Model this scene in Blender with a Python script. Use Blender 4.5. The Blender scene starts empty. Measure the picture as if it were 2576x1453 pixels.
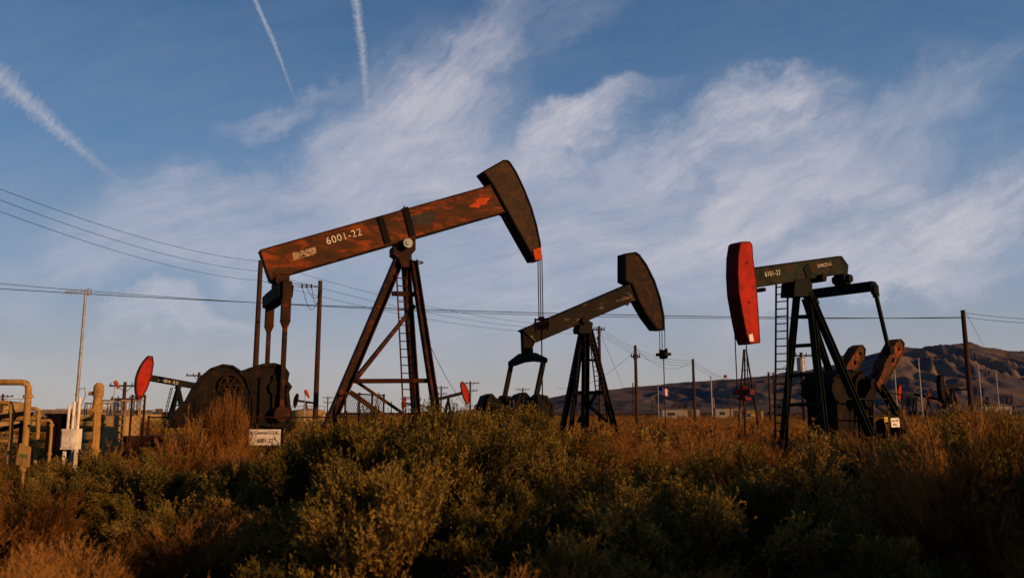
import bpy, bmesh, math, random
import numpy as np
from mathutils import Vector, Matrix, noise
random.seed(7)
S=bpy.context.scene; COL=S.collection
S.view_settings.view_transform='Standard'; S.view_settings.look='None'; S.view_settings.exposure=0
R=math.radians
# ---------------------------------------------------------------- camera / survey helpers
CAMH=1.6; PITCH=R(8.8); FP=28/36*2576; CX,CY=1288,726.5
cam=bpy.data.cameras.new("camera"); cam.lens=28; cam.sensor_width=36; cam.clip_end=90000; cam.clip_start=0.1
cam.dof.use_dof=True; cam.dof.focus_distance=21; cam.dof.aperture_fstop=1.8
co=bpy.data.objects.new("camera",cam); COL.objects.link(co); co.location=(0,0,CAMH); co.rotation_euler=(R(90)+PITCH,0,0); S.camera=co
CAM=Vector((0,0,CAMH)); FW=Vector((0,math.cos(PITCH),math.sin(PITCH))); UP=Vector((0,-math.sin(PITCH),math.cos(PITCH)))
def ray(u,v): return Vector(((u-CX)/FP,0,0))+UP*((CY-v)/FP)+FW
def at(u,v,y):
    d=ray(u,v); return CAM+d*(y/d.y)
def atz(u,v,z):
    d=ray(u,v); return CAM+d*((z-CAMH)/d.z)
# ---------------------------------------------------------------- materials
def newmat(n):
    m=bpy.data.materials.new(n); m.use_nodes=True; nt=m.node_tree; b=nt.nodes['Principled BSDF']; return m,nt,b
def c4(c): return (c[0],c[1],c[2],1)
def paint(n,c1,c2=None,c3=None,scale=2.0,rough=.7,metal=0.0,lo=.42,hi=.6,bump=.2,spec=.08,lo3=.6,hi3=.72,stretch=(1,1,1)):
    m,nt,b=newmat(n); N=nt.nodes; L=nt.links
    b.inputs['Roughness'].default_value=rough; b.inputs['Metallic'].default_value=metal; b.inputs['Specular IOR Level'].default_value=spec
    tc=N.new('ShaderNodeTexCoord'); mp=N.new('ShaderNodeMapping'); mp.inputs['Scale'].default_value=stretch
    L.new(tc.outputs['Object'],mp.inputs['Vector'])
    n1=N.new('ShaderNodeTexNoise'); n1.inputs['Scale'].default_value=scale; n1.inputs['Detail'].default_value=8; n1.inputs['Roughness'].default_value=.65
    L.new(mp.outputs[0],n1.inputs['Vector'])
    r=N.new('ShaderNodeMapRange'); r.inputs['From Min'].default_value=lo; r.inputs['From Max'].default_value=hi
    L.new(n1.outputs['Fac'],r.inputs['Value'])
    mx=N.new('ShaderNodeMixRGB'); mx.inputs[1].default_value=c4(c1); mx.inputs[2].default_value=c4(c2 or [x*.6 for x in c1])
    L.new(r.outputs[0],mx.inputs[0]); out=mx.outputs[0]
    if c3:
        n2=N.new('ShaderNodeTexNoise'); n2.inputs['Scale'].default_value=scale*2.3; n2.inputs['Detail'].default_value=9; n2.inputs['Distortion'].default_value=.6; n2.inputs['Roughness'].default_value=.6
        L.new(mp.outputs[0],n2.inputs['Vector'])
        r2=N.new('ShaderNodeMapRange'); r2.inputs['From Min'].default_value=lo3; r2.inputs['From Max'].default_value=hi3
        L.new(n2.outputs['Fac'],r2.inputs['Value'])
        m2=N.new('ShaderNodeMixRGB'); m2.inputs[2].default_value=c4(c3); L.new(out,m2.inputs[1]); L.new(r2.outputs[0],m2.inputs[0]); out=m2.outputs[0]
    L.new(out,b.inputs['Base Color'])
    if bump:
        bp=N.new('ShaderNodeBump'); bp.inputs['Strength'].default_value=bump; bp.inputs['Distance'].default_value=.02
        n3=N.new('ShaderNodeTexNoise'); n3.inputs['Scale'].default_value=25; n3.inputs['Detail'].default_value=5; L.new(tc.outputs['Object'],n3.inputs['Vector'])
        L.new(n3.outputs['Fac'],bp.inputs['Height']); L.new(bp.outputs[0],b.inputs['Normal'])
    return m
M={}
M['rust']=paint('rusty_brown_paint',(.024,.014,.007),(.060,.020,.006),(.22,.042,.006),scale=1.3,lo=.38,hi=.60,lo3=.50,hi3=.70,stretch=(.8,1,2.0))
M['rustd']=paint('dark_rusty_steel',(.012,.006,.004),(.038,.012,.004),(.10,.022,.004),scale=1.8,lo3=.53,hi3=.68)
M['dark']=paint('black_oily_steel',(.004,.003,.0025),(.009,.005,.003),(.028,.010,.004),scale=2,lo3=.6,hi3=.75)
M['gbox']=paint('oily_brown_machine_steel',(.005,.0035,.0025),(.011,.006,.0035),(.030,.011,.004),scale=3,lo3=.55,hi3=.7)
M['head1']=paint('brown_weathered_plate',(.042,.024,.014),(.026,.015,.009),(.080,.030,.010),scale=2.6,lo3=.52,hi3=.75)
M['head2']=paint('dark_brown_weathered_plate',(.012,.008,.006),(.020,.010,.006),(.07,.018,.006),scale=2.2,lo3=.52,hi3=.70)
M['black']=paint('flat_black_edge',(.004,.003,.003),(.008,.005,.004),rough=.8)
M['orange']=paint('orange_red_paint',(.42,.055,.008),(.32,.038,.007),(.10,.025,.01),scale=5,lo3=.56,hi3=.64)
M['red']=paint('red_enamel',(.33,.015,.004),(.23,.010,.004),(.09,.010,.005),scale=2.2,rough=.6,lo3=.55,hi3=.75)
M['redd']=paint('dark_shaded_red',(.11,.008,.004),(.06,.006,.004),(.03,.006,.004),scale=3,lo3=.55,hi3=.7)  # red darkened for shaded head rims; plain dark red on far heads
M['green']=paint('dark_green_machine_paint',(.006,.012,.008),(.015,.022,.011),(.040,.014,.006),scale=2.4,lo3=.52,hi3=.64)
M['greend']=paint('dark_green_steel',(.004,.006,.004),(.008,.009,.006),(.02,.009,.005),scale=2.4)
M['white']=paint('white_stencil_paint',(.60,.52,.40),(.30,.23,.16),None,scale=14,lo=.48,hi=.60)
M['whites']=paint('white_sign_face',(.68,.62,.55),(.48,.40,.32),None,scale=4)
M['ltr_dark']=paint('dark_blue_lettering',(.015,.02,.05),(.02,.02,.03))
M['yellow']=paint('yellow_sign_paint',(.6,.42,.04),(.4,.3,.04))
M['grey']=paint('grey_plate',(.022,.020,.019),(.034,.028,.024),None,scale=6)
M['bluecap']=paint('blue_grey_bearing_cap',(.02,.06,.11),(.015,.03,.05),(.08,.03,.012),scale=8,rough=.35,spec=.4)
M['wood']=paint('weathered_pole_wood',(.055,.026,.013),(.028,.014,.009),(.10,.045,.02),scale=3,stretch=(4,4,.35),rough=.9)
M['galv']=paint('galvanised_steel',(.30,.28,.26),(.2,.18,.16),None,scale=4,rough=.5,metal=.3)
M['wire']=paint('wire_aluminium',(.03,.028,.026),(.025,.025,.025),bump=0)
M['cable']=paint('steel_cable',(.012,.010,.009),(.02,.014,.012),bump=0)
M['tan']=paint('tan_pipe_paint',(.36,.20,.055),(.25,.14,.045),(.12,.055,.02),scale=3,lo3=.55,hi3=.72)
M['tank']=paint('beige_tank_paint',(.32,.20,.08),(.22,.14,.06),(.12,.07,.035),scale=1.2,lo3=.56,hi3=.72)
M['tankd']=paint('dark_brown_siding',(.06,.038,.02),(.04,.026,.016),None,scale=1)  # plain dark brown for sheds and doors
M['fence']=paint('fence_wire',(.010,.007,.005),(.02,.012,.008),bump=0)
M['bld']=paint('pale_siding',(.24,.20,.17),(.17,.14,.12),None,scale=.6)
M['roof']=paint('grey_roof_sheet',(.09,.08,.08),(.06,.055,.05),None,scale=.6)
M['glass']=paint('dark_window_glass',(.02,.025,.03),(.02,.02,.02),rough=.15,bump=0,spec=.5)
M['flagr']=paint('flag_red',(.5,.02,.03),(.4,.02,.03),bump=0); M['flagw']=paint('flag_white',(.75,.73,.7),(.6,.6,.6),bump=0); M['flagb']=paint('flag_blue',(.02,.03,.16),(.02,.02,.1),bump=0)
M['greensign']=paint('green_mark',(.03,.16,.07),(.03,.12,.05))
M['sticker']=paint('faded_decal',(.24,.15,.08),(.36,.25,.15),(.02,.012,.008),scale=9,lo3=.52,hi3=.56)
M['clamp']=paint('dark_red_clamp',(.14,.014,.008),(.05,.012,.008),None,scale=6)
M['cwo']=paint('rusty_sunlit_counterweight',(.055,.024,.008),(.030,.014,.006),(.24,.048,.010),scale=1.8,lo3=.50,hi3=.70)  # dark rusty brown; orange patches stand in for warm sunlight
M['scuff']=paint('black_paint_with_pale_scuffs',(.004,.0035,.003),(.012,.007,.004),(.22,.15,.095),scale=1.3,lo3=.58,hi3=.74,stretch=(.55,1,1.3))
M['wheelr']=paint('faded_red_wheel',(.024,.007,.004),(.012,.006,.004),None,scale=5)
def leafmat(n,cols,trans=.25):
    m=bpy.data.materials.new(n); m.use_nodes=True; nt=m.node_tree; N=nt.nodes; L=nt.links; N.clear()
    o=N.new('ShaderNodeOutputMaterial'); d=N.new('ShaderNodeBsdfDiffuse'); t=N.new('ShaderNodeBsdfTranslucent'); mx=N.new('ShaderNodeMixShader'); mx.inputs[0].default_value=trans
    g=N.new('ShaderNodeNewGeometry'); oi=N.new('ShaderNodeObjectInfo')
    n1=N.new('ShaderNodeTexNoise'); n1.inputs['Scale'].default_value=1.5; n1.inputs['Detail'].default_value=3; L.new(g.outputs['Position'],n1.inputs['Vector'])
    n2=N.new('ShaderNodeTexNoise'); n2.inputs['Scale'].default_value=5; n2.inputs['Detail'].default_value=2; L.new(g.outputs['Position'],n2.inputs['Vector'])
    a=N.new('ShaderNodeMath'); a.operation='ADD'; L.new(n1.outputs['Fac'],a.inputs[0])
    b=N.new('ShaderNodeMath'); b.operation='MULTIPLY_ADD'; L.new(oi.outputs['Random'],b.inputs[0]); b.inputs[1].default_value=.45; b.inputs[2].default_value=-.48
    L.new(b.outputs[0],a.inputs[1])
    c=N.new('ShaderNodeMath'); c.operation='MULTIPLY_ADD'; L.new(n2.outputs['Fac'],c.inputs[0]); c.inputs[1].default_value=.6; L.new(a.outputs[0],c.inputs[2])
    r=N.new('ShaderNodeValToRGB'); e=r.color_ramp.elements
    e[0].position=.2; e[0].color=c4(cols[0]); e[1].position=.85; e[1].color=c4(cols[-1])
    for i,cc in enumerate(cols[1:-1]):
        x=e.new(.2+.65*(i+1)/(len(cols)-1)); x.color=c4(cc)
    L.new(c.outputs[0],r.inputs[0]); L.new(r.outputs[0],d.inputs[0]); L.new(r.outputs[0],t.inputs[0])
    L.new(d.outputs[0],mx.inputs[1]); L.new(t.outputs[0],mx.inputs[2]); L.new(mx.outputs[0],o.inputs[0]); return m
M['leaf']=leafmat('saltbush_foliage',[(.040,.036,.010),(.105,.082,.018),(.21,.145,.030),(.31,.19,.042)],.25)
M['dry']=leafmat('dry_brush_foliage',[(.06,.026,.009),(.15,.060,.015),(.26,.112,.026),(.34,.17,.048)],.2)
M['stem']=leafmat('brush_stems',[(.02,.011,.006),(.04,.02,.010),(.06,.03,.014)],.0)
# ---------------------------------------------------------------- mesh builder
class MB:
    def __init__(s): s.v=[]; s.f=[]; s.m=[]; s.sm=[]
    def add(s,vs,fs,mat=0,smooth=False):
        o=len(s.v); s.v+= [tuple(x) for x in vs]
        for f in fs: s.f.append([o+i for i in f]); s.m.append(mat); s.sm.append(smooth)
    def prism(s,poly,w0,w1,mat=0):
        n=len(poly); vs=[(l,w0,z) for l,z in poly]+[(l,w1,z) for l,z in poly]
        fs=[list(range(n)),list(range(2*n-1,n-1,-1))]+[[i,(i+1)%n,n+(i+1)%n,n+i] for i in range(n)]
        s.add(vs,fs,mat)
    def ring(s,poly,inner,w0,w1,mat=0):
        n=len(poly)
        vs=[(l,w0,z) for l,z in poly]+[(l,w0,z) for l,z in inner]+[(l,w1,z) for l,z in poly]+[(l,w1,z) for l,z in inner]
        fs=[]
        for i in range(n):
            j=(i+1)%n
            fs+= [[i,j,n+j,n+i],[2*n+i,3*n+i,3*n+j,2*n+j],[i,2*n+i,2*n+j,j],[n+i,n+j,3*n+j,3*n+i]]
        s.add(vs,fs,mat)
    def strut(s,p0,p1,a,b,up=(0,0,1),mat=0,a1=None,b1=None):
        p0=Vector(p0);p1=Vector(p1); d=(p1-p0).normalized(); up=Vector(up)
        if abs(d.dot(up))>.99: up=Vector((1,0,0))
        sd=d.cross(up).normalized(); ot=sd.cross(d).normalized()
        a1=a1 or a; b1=b1 or b; vs=[]
        for p,aa,bb in((p0,a,b),(p1,a1,b1)):
            for x,y in((-1,-1),(1,-1),(1,1),(-1,1)): vs.append(p+sd*x*aa/2+ot*y*bb/2)
        s.add(vs,[[0,3,2,1],[4,5,6,7],[0,1,5,4],[1,2,6,5],[2,3,7,6],[3,0,4,7]],mat)
    def channel(s,p0,p1,a,b,up=(0,0,1),mat=0,t=.03):
        p0=Vector(p0);p1=Vector(p1); d=(p1-p0).normalized(); up=Vector(up)
        sd=d.cross(up).normalized()
        for k in(-1,1): s.strut(p0+sd*k*(a/2-t/2),p1+sd*k*(a/2-t/2),t,b,up,mat)
        s.strut(p0,p1,a-2*t,t,up,mat)
    def box(s,c,sz,mat=0):
        c=Vector(c); s.strut(c-Vector((sz[0]/2,0,0)),c+Vector((sz[0]/2,0,0)),sz[1],sz[2],(0,0,1),mat)
    def cyl(s,p0,p1,r0,r1=None,n=12,mat=0,caps=True):
        p0=Vector(p0);p1=Vector(p1); r1=r0 if r1 is None else r1; d=(p1-p0).normalized()
        up=Vector((0,0,1)) if abs(d.z)<.95 else Vector((1,0,0)); a=d.cross(up).normalized(); b=a.cross(d)
        vs=[]
        for p,r in((p0,r0),(p1,r1)):
            for i in range(n):
                t=2*math.pi*i/n; vs.append(p+a*math.cos(t)*r+b*math.sin(t)*r)
        s.add(vs,[[i,(i+1)%n,n+(i+1)%n,n+i] for i in range(n)],mat,True)
        if caps: s.add(vs,[list(range(n-1,-1,-1)),list(range(n,2*n))],mat)
    def tube(s,pts,r,n=6,mat=0):
        pts=[Vector(p) for p in pts]; vs=[]
        for k,p in enumerate(pts):
            d=(pts[min(k+1,len(pts)-1)]-pts[max(k-1,0)]).normalized()
            up=Vector((0,0,1)) if abs(d.z)<.9 else Vector((0,1,0)); a=d.cross(up).normalized(); b=a.cross(d)
            for i in range(n):
                t=2*math.pi*i/n; vs.append(p+a*math.cos(t)*r+b*math.sin(t)*r)
        fs=[[k*n+i,k*n+(i+1)%n,(k+1)*n+(i+1)%n,(k+1)*n+i] for k in range(len(pts)-1) for i in range(n)]
        s.add(vs,fs,mat,True)
    def torus(s,c,ax,R_,r,n=24,m=6,mat=0):
        c=Vector(c); ax=Vector(ax).normalized(); up=Vector((0,0,1)) if abs(ax.z)<.9 else Vector((1,0,0)); a=ax.cross(up).normalized(); b=a.cross(ax)
        s.tube([c+(a*math.cos(2*math.pi*i/n)+b*math.sin(2*math.pi*i/n))*R_ for i in range(n+1)],r,m,mat)
    def ladder(s,p0,p1,wv,n,r=.02,mat=0):
        p0=Vector(p0);p1=Vector(p1);wv=Vector(wv)
        s.strut(p0-wv/2,p1-wv/2,r*2,r*2,mat=mat); s.strut(p0+wv/2,p1+wv/2,r*2,r*2,mat=mat)
        for i in range(n):
            q=p0.lerp(p1,(i+.5)/n); s.strut(q-wv/2,q+wv/2,r*1.5,r*1.5,mat=mat)
    def obj(s,name,mats,parent=None,bevel=0,loc=None,rot=None):
        me=bpy.data.meshes.new(name); me.from_pydata(s.v,[],s.f)
        for m in (mats if isinstance(mats,(list,tuple)) else [mats]): me.materials.append(M[m] if isinstance(m,str) else m)
        me.polygons.foreach_set('material_index',s.m); me.polygons.foreach_set('use_smooth',s.sm)
        bm=bmesh.new(); bm.from_mesh(me); bmesh.ops.recalc_face_normals(bm,faces=bm.faces); bm.to_mesh(me); bm.free()
        o=bpy.data.objects.new(name,me); COL.objects.link(o)
        if parent: o.parent=parent
        if loc is not None: o.location=loc
        if rot is not None: o.rotation_euler=rot
        if bevel:
            b=o.modifiers.new('bevel','BEVEL'); b.width=bevel; b.segments=1; b.limit_method='ANGLE'
        return o
def inset(poly,t):
    n=len(poly); A=sum(poly[i][0]*poly[(i+1)%n][1]-poly[(i+1)%n][0]*poly[i][1] for i in range(n)); sg=1 if A>0 else -1
    out=[]
    for i in range(n):
        p=Vector(poly[i]); a=Vector(poly[i-1]); b=Vector(poly[(i+1)%n])
        e1=(p-a).normalized(); e2=(b-p).normalized(); n1=Vector((-e1.y,e1.x))*sg; n2=Vector((-e2.y,e2.x))*sg
        m=(n1+n2); m.normalize(); k=max(.45,m.dot(n1)); q=p+m*t/k; out.append((q.x,q.y))
    return out
def thing(o,label,cat,group=None):
    o['label']=label; o['category']=cat
    if group: o['group']=group
    return o
def empty(name,loc,yaw=0):
    e=bpy.data.objects.new(name,None); COL.objects.link(e); e.location=loc; e.rotation_euler=(0,0,yaw); e.empty_display_size=.5; return e
def text(body,parent,p0,p1,normal,height,mat,name='lettering',spacing=1.0,depth=.003):
    cu=bpy.data.curves.new('t','FONT'); cu.body=body; cu.extrude=depth; cu.space_character=spacing
    to=bpy.data.objects.new('t',cu); COL.objects.link(to); bpy.context.view_layer.update()
    me=bpy.data.meshes.new_from_object(to.evaluated_get(bpy.context.evaluated_depsgraph_get())); bpy.data.objects.remove(to)
    xs=[v.co.x for v in me.vertices]; ys=[v.co.y for v in me.vertices]; x0,x1,y0,y1=min(xs),max(xs),min(ys),max(ys)
    p0=Vector(p0);p1=Vector(p1); n=Vector(normal).normalized(); xd=(p1-p0); W=xd.length; xd.normalize(); yd=n.cross(xd).normalized()
    for v in me.vertices:
        a=(v.co.x-x0)/(x1-x0)*W; b=(v.co.y-y0)/(y1-y0)*height; v.co=p0+xd*a+yd*b+n*(v.co.z+depth*1.2)
    me.materials.append(M[mat]); o=bpy.data.objects.new(name,me); COL.objects.link(o); o.parent=parent; return o
class Frame:
    def __init__(s,u,v,y,yaw):
        p=at(u,v,y); s.O=Vector((p.x,p.y,0)); s.zp=p.z; s.yaw=yaw; s.L=Vector((math.cos(yaw),math.sin(yaw),0)); s.W=Vector((-math.sin(yaw),math.cos(yaw),0))
    def pt(s,u,v,w=0):
        d=ray(u,v); t=(w-(CAM-s.O).dot(s.W))/d.dot(s.W); p=CAM+d*t-s.O; return (p.dot(s.L),p.z)
    def P(s,u,v,w=0):
        l,z=s.pt(u,v,w); return Vector((l,w,z))
    def poly(s,pts,w=0): return [s.pt(u,v,w) for u,v in pts]
def ground_ext(a,b,z=0.0):
    t=(z-a.z)/(b.z-a.z); return a+(b-a)*t
def girder(mb,c,hf,hw,t,m=0,me=0):
    TL,TR,BR,BL=[Vector(x) for x in c]
    def lp(a,b,d): return tuple(a+(b-a).normalized()*d)
    mb.prism([tuple(TL),tuple(TR),lp(TR,BR,t),lp(TL,BL,t)],-hf,hf,me)
    mb.prism([lp(BL,TL,t),lp(BR,TR,t),tuple(BR),tuple(BL)],-hf,hf,me)
    mb.prism([lp(TL,BL,t*.9),lp(TR,BR,t*.9),lp(BR,TR,t*.9),lp(BL,TL,t*.9)],-hw,hw,m)
def rimmed(mb,poly,hp,hr,t,m=0,me=1):
    mb.prism(inset(poly,t*.5),-hp,hp,m); mb.ring(poly,inset(poly,t),-hr,hr,me)
def spoked(mb,c,r,w0,w1,mat=0,n=6):
    c=Vector(c); ax=Vector((0,1,0)); a=Vector((c.x,w0,c.z)); b=Vector((c.x,w1,c.z)); mid=(a+b)/2
    mb.torus(mid,ax,r,r*.10,24,6,mat); mb.cyl(a,b,r*.2,None,10,mat)
    for i in range(n):
        t=math.pi*2*i/n; mb.strut(mid,mid+Vector((math.cos(t),0,math.sin(t)))*r,r*.12,r*.12,(0,1,0),mat)
def bolts(mb,pts,w0,w1,r=.03):
    for l,z in pts: mb.cyl((l,w0,z),(l,w1,z),r,None,6)

# ================================================================ PUMP 1
F=Frame(1025,612,20,R(26)); e1=empty('pumpjack',F.O,F.yaw)
thing(e1,"rusty brown pumpjack numbered 6001-22 with raised horse head over brush","pumpjack","oil field pumpjacks")
HW=.17
mb=MB(); c=F.poly([(655,627),(1243,462),(1272,533),(681,703)],-.2)
girder(mb,c,.2,HW,.035,0,1)
beam=mb.obj('walking_beam',['rust','rustd'],e1,.006)
mb=MB()
for q in([(949,545),(963,541),(984,610),(970,614)],[(1013,523),(1027,519),(1046,592),(1032,597)]):
    mb.prism(F.poly(q,-.215),-.215,.215)
mb.strut(F.P(1016,518,-.19),F.P(1020,530,-.19),.03,.03)
mb.obj('clamp_band','black',e1)
text("6001-22",beam,F.P(824,615,-HW),F.P(911,591,-HW),(0,-1,0),.175,'white',spacing=1.15)
mb=MB(); mb.prism(F.poly([(735,637),(794,620),(796,638),(738,655)],-HW),-HW-.006,-HW-.001); mb.obj('decal','sticker',beam)
mb=MB(); mb.prism(F.poly([(1032,545),(1092,529),(1097,555),(1037,570)],-HW),-HW-.008,-HW-.001); mb.obj('name_plate','grey',beam)
mb=MB(); mb.prism(F.poly([(1178,520),(1198,508),(1197,502),(1208,499),(1234,497),(1222,509),(1228,512),(1206,518),(1205,524),(1192,521)],-HW),-HW-.006,-HW-.001); mb.obj('emblem','orange',beam)
H1=[(1215,431),(1266,402),(1277,402),(1284,407),(1300,432),(1320,474),(1339,522),(1352,568),(1361,612),(1363,653),(1345,653),(1318,606),(1290,556),(1262,505),(1240,465)]
mb=MB(); rimmed(mb,F.poly(H1,-.24),.215,.24,.045,0,1)
mb.strut(F.P(1260,536,0),F.P(1284,528,0),.3,.12,mat=1); mb.torus(F.P(1273,545,-.1),(0,1,0),.05,.018,mat=1); mb.torus(F.P(1277,558,-.1),(0,1,0),.055,.014,14,5,mat=1)
hd=mb.obj('horse_head',['head1','black'],e1,.006)
mb=MB(); mb.prism(F.poly([(1341,628),(1361,622),(1364,653),(1347,654)],-.255),-.255,.255); mb.obj('painted_tip','orange',hd)
mb=MB()
for w,u in((-.16,1353),(0.0,1358),(.16,1363)):
    a=F.P(u,640,w); b=F.P(u+3,806,w); mb.cyl(a,b,.014,None,6)
mb.obj('bridle_cable','cable',e1)
mb=MB(); cc=F.P(1362,815,0)
mb.box(cc,(.26,.46,.12)); mb.box(cc+Vector((0,0,.13)),(.2,.3,.05)); mb.cyl(cc+Vector((0,0,-.14)),cc+Vector((0,0,-.06)),.13); mb.cyl(cc+Vector((0,0,.1)),cc+Vector((0,0,.2)),.09)
for k in(-1,1):
    for j in(-1,1): mb.cyl(cc+Vector((k*.1,j*.17,-.18)),cc+Vector((k*.1,j*.17,.17)),.03,None,8)
mb.obj('carrier_bar','clamp',e1,.01)
mb=MB(); mb.cyl(Vector((cc.x+.03,0,.9)),cc,.018,None,8); mb.obj('polished_rod','cable',e1)
mb=MB(); mb.cyl((cc.x+.03,0,0),(cc.x+.03,0,.9),.11); mb.cyl((cc.x+.03,0,.55),(cc.x+.03,0,.62),.2); mb.cyl((cc.x-.4,0,.4),(cc.x+.5,0,.4),.06); mb.cyl((cc.x+.03,0,.8),(cc.x+.03,0,.95),.16); mb.obj('wellhead','rustd',e1)
mb=MB()
def leg(mb,F,t,b,wt,wb,a=.2,d=.2,mat=0):
    p=F.P(t[0],t[1],wt); q=F.P(b[0],b[1],wb); g=ground_ext(p,q,.3); mb.channel(p,g,a,d,(0,1,0),mat)
leg(mb,F,(1005,650),(828,1068),0,0,.24,.26)
leg(mb,F,(1040,655),(1097,1030),-.15,-.85,.17,.2)
leg(mb,F,(1020,650),(1046,1030),.15,.85,.2,.2)
mb.strut(F.P(1043,768,-.1),F.P(893,957,-.1),.09,.1,(0,1,0)); mb.strut(F.P(1030,780,.25),F.P(900,940,.1),.05,.06,(0,1,0))
mb.strut(F.P(888,958,-.05),F.P(1083,957,-.65),.11,.11); mb.strut(F.P(1040,958,.65),F.P(1083,957,-.65),.09,.1)
mb.strut(F.P(985,738,0),F.P(1050,740,-.25),.07,.12)
mb.strut(F.P(880,985,-.05),F.P(985,1060,-.3),.11,.11,(0,1,0))
mb.strut(F.P(893,957,0),F.P(1030,1050,.6),.07,.07,(0,1,0))
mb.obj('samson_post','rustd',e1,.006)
mb=MB(); 
mb.prism(F.poly([(990,640),(990,622),(1003,606),(1046,598),(1046,628),(1036,640),(1036,672),(1010,672),(1004,650)],-.18),-.18,.18)
mb.cyl(F.P(1024,612,-.36),F.P(1024,612,-.36)+Vector((0,.72,0)),.12,None,18)
mb.torus(F.P(1047,660,-.1),(0,0,1),.17,.02,20,6)
mb.obj('saddle_bearing','rustd',e1,.008)
mb=MB(); q=F.P(1025,612,-.37); mb.cyl(q,q+Vector((0,-.06,0)),.14,.12,20); mb.cyl(q+Vector((0,-.06,0)),q+Vector((0,-.09,0)),.06,None,10); mb.obj('bearing_cap','bluecap',e1)
mb=MB(); mb.ladder(F.P(1012,690,-.1),F.P(1030,1050,-.1),(.3,0,0),18,.016); mb.obj('ladder','rustd',e1)
mb=MB(); t0=F.P(703,692,0)
mb.box(t0+Vector((0,0,-.08)),(.42,.34,.22)); mb.cyl(t0+Vector((0,-.3,-.16)),t0+Vector((0,.3,-.16)),.13,None,14)
mb.obj('tail_bearing','rustd',e1,.01)
EQ=F.P(697,745,0); EW=1.1
mb=MB()
mb.prism([(EQ.x-.16,EQ.z-.17),(EQ.x+.16,EQ.z-.17),(EQ.x+.18,EQ.z+.1),(EQ.x+.08,EQ.z+.22),(EQ.x-.08,EQ.z+.22),(EQ.x-.18,EQ.z+.1)],-EW,EW); mb.box((EQ.x,0,EQ.z+.25),(.22,.4,.3))
mb.obj('equalizer','black',e1,.02)
for w,(bu,bv) in((-EW,(707,1040)),(EW,(668,1010))):
    mb=MB(); a=Vector((EQ.x+.02,w,EQ.z+.2)); b=F.P(bu,bv,w); b.x=(b.x+a.x)/2 if w>0 else b.x
    m1=a.lerp(b,.30); m2=a.lerp(b,.36); mb.strut(a,m1,.20,.18,(0,1,0)); mb.strut(m1,m2,.22,.2,(0,1,0),0,.10,.12); mb.strut(m2,b,.10,.11,(0,1,0)); mb.cyl(b+Vector((0,-.14,0)),b+Vector((0,.14,0)),.17,None,16)
    mb.obj('pitman_arm','rustd',e1,.008)
# drive
BG=F.poly([(425,1062),(432,1044),(468,1006),(484,975),(506,946),(532,924),(560,915),(586,918),(604,930),(622,950),(640,1000),(640,1075),(425,1075)],-1.0)
mb=MB(); mb.prism(inset(BG,.02),-1.0,-.66); mb.ring(BG,inset(BG,.06),-1.05,-.62)
for k in(.3,.55,.8): 
    x=BG[0][0]+(BG[10][0]-BG[0][0])*k; mb.box((x,-1.02,.95),(.05,.05,.9 if k>.4 else .5))
bolts(mb,inset(BG,.03)[1:10],-1.08,-1.04,.022)
mb.obj('belt_guard','gbox',e1,.01)
mb=MB(); w=F.P(580,968,-1.1); spoked(mb,w,.22,-1.14,-1.05); mb.torus(Vector((w.x,-1.1,w.z)),(0,1,0),.13,.015); mb.obj('brake_wheel','wheelr',e1)
CW=[(608,940),(628,924),(660,914),(690,912),(716,920),(728,938),(724,958),(735,972),(727,985),(733,1040),(735,1075),(612,1075)]
for s in(-1,1):
    mb=MB(); pl=F.poly(CW,-.95); w0,w1=(-.95,-.55) if s<0 else (.55,.95); mb.prism(inset(pl,.03),w0,w1); mb.ring(pl,inset(pl,.09),w0-.05,w1+.05)
    for k in(.2,.45,.75): 
        a=Vector(pl[0]).lerp(Vector(pl[4]),k); mb.strut((a.x,w0-.04,a.y-.15),(a.x+.02,w0-.04,.9),.07,.07,(0,1,0))
    mb.cyl((pl[3][0]+.05,w0-.09,pl[3][1]-.55),(pl[3][0]+.05,w1+.09,pl[3][1]-.55),.15,None,14); bolts(mb,inset(pl,.045)[:9],w0-.08,w0-.04,.026)
    mb.obj('counterweight','gbox',e1,.015)
mb=MB(); g=F.P(640,1000,0); mb.box((g.x,0,g.z-.3),(1.2,1.0,1.5)); mb.cyl((g.x,-.6,g.z),(g.x,.6,g.z),.35,None,18); mb.obj('gear_reducer','dark',e1,.03)
mb=MB()
for w in(-.7,.7): mb.channel((-6.8,w,.18),(1.6,w,.18),.25,.3,(0,1,0))
for l in(-6.5,-4.5,-2.5,-.5,1.4): mb.strut((l,-.7,.14),(l,.7,.14),.18,.2)
mb.box((-5.8,0,.75),(.9,.7,.7)); mb.box((g.x,0,.3),(1.6,1.2,.5))
mb.obj('skid_frame','rustd',e1)

# ================================================================ PUMP 2
F=Frame(1473,803,27,R(28)); e2=empty('pumpjack',F.O,F.yaw)
thing(e2,"black pumpjack with pale scuffed walking beam, horse head raised","pumpjack","oil field pumpjacks")
mb=MB(); girder(mb,F.poly([(1315,829),(1590,711),(1607,752),(1350,861)],-.2),.2,.16,.035,0,1)
mb.prism(F.poly([(1316,832),(1352,845),(1348,858),(1335,886),(1318,886)],-.1),-.1,.1,1)
b2=mb.obj('walking_beam',['scuff','black'],e2,.006)
mb=MB(); rimmed(mb,F.poly([(1573,637),(1600,633),(1610,640),(1628,665),(1648,705),(1663,750),(1672,795),(1673,830),(1654,829),(1630,797),(1607,757),(1591,715),(1573,706)],-.24),.2,.24,.06,0,1)
mb.torus(F.P(1577,762,0),(0,1,0),.07,.025); mb.strut(F.P(1570,755,0),F.P(1600,752,0),.1,.1)
mb.obj('horse_head',['head2','black'],e2)
mb=MB(); cc=F.P(1669,891,0)
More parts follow.
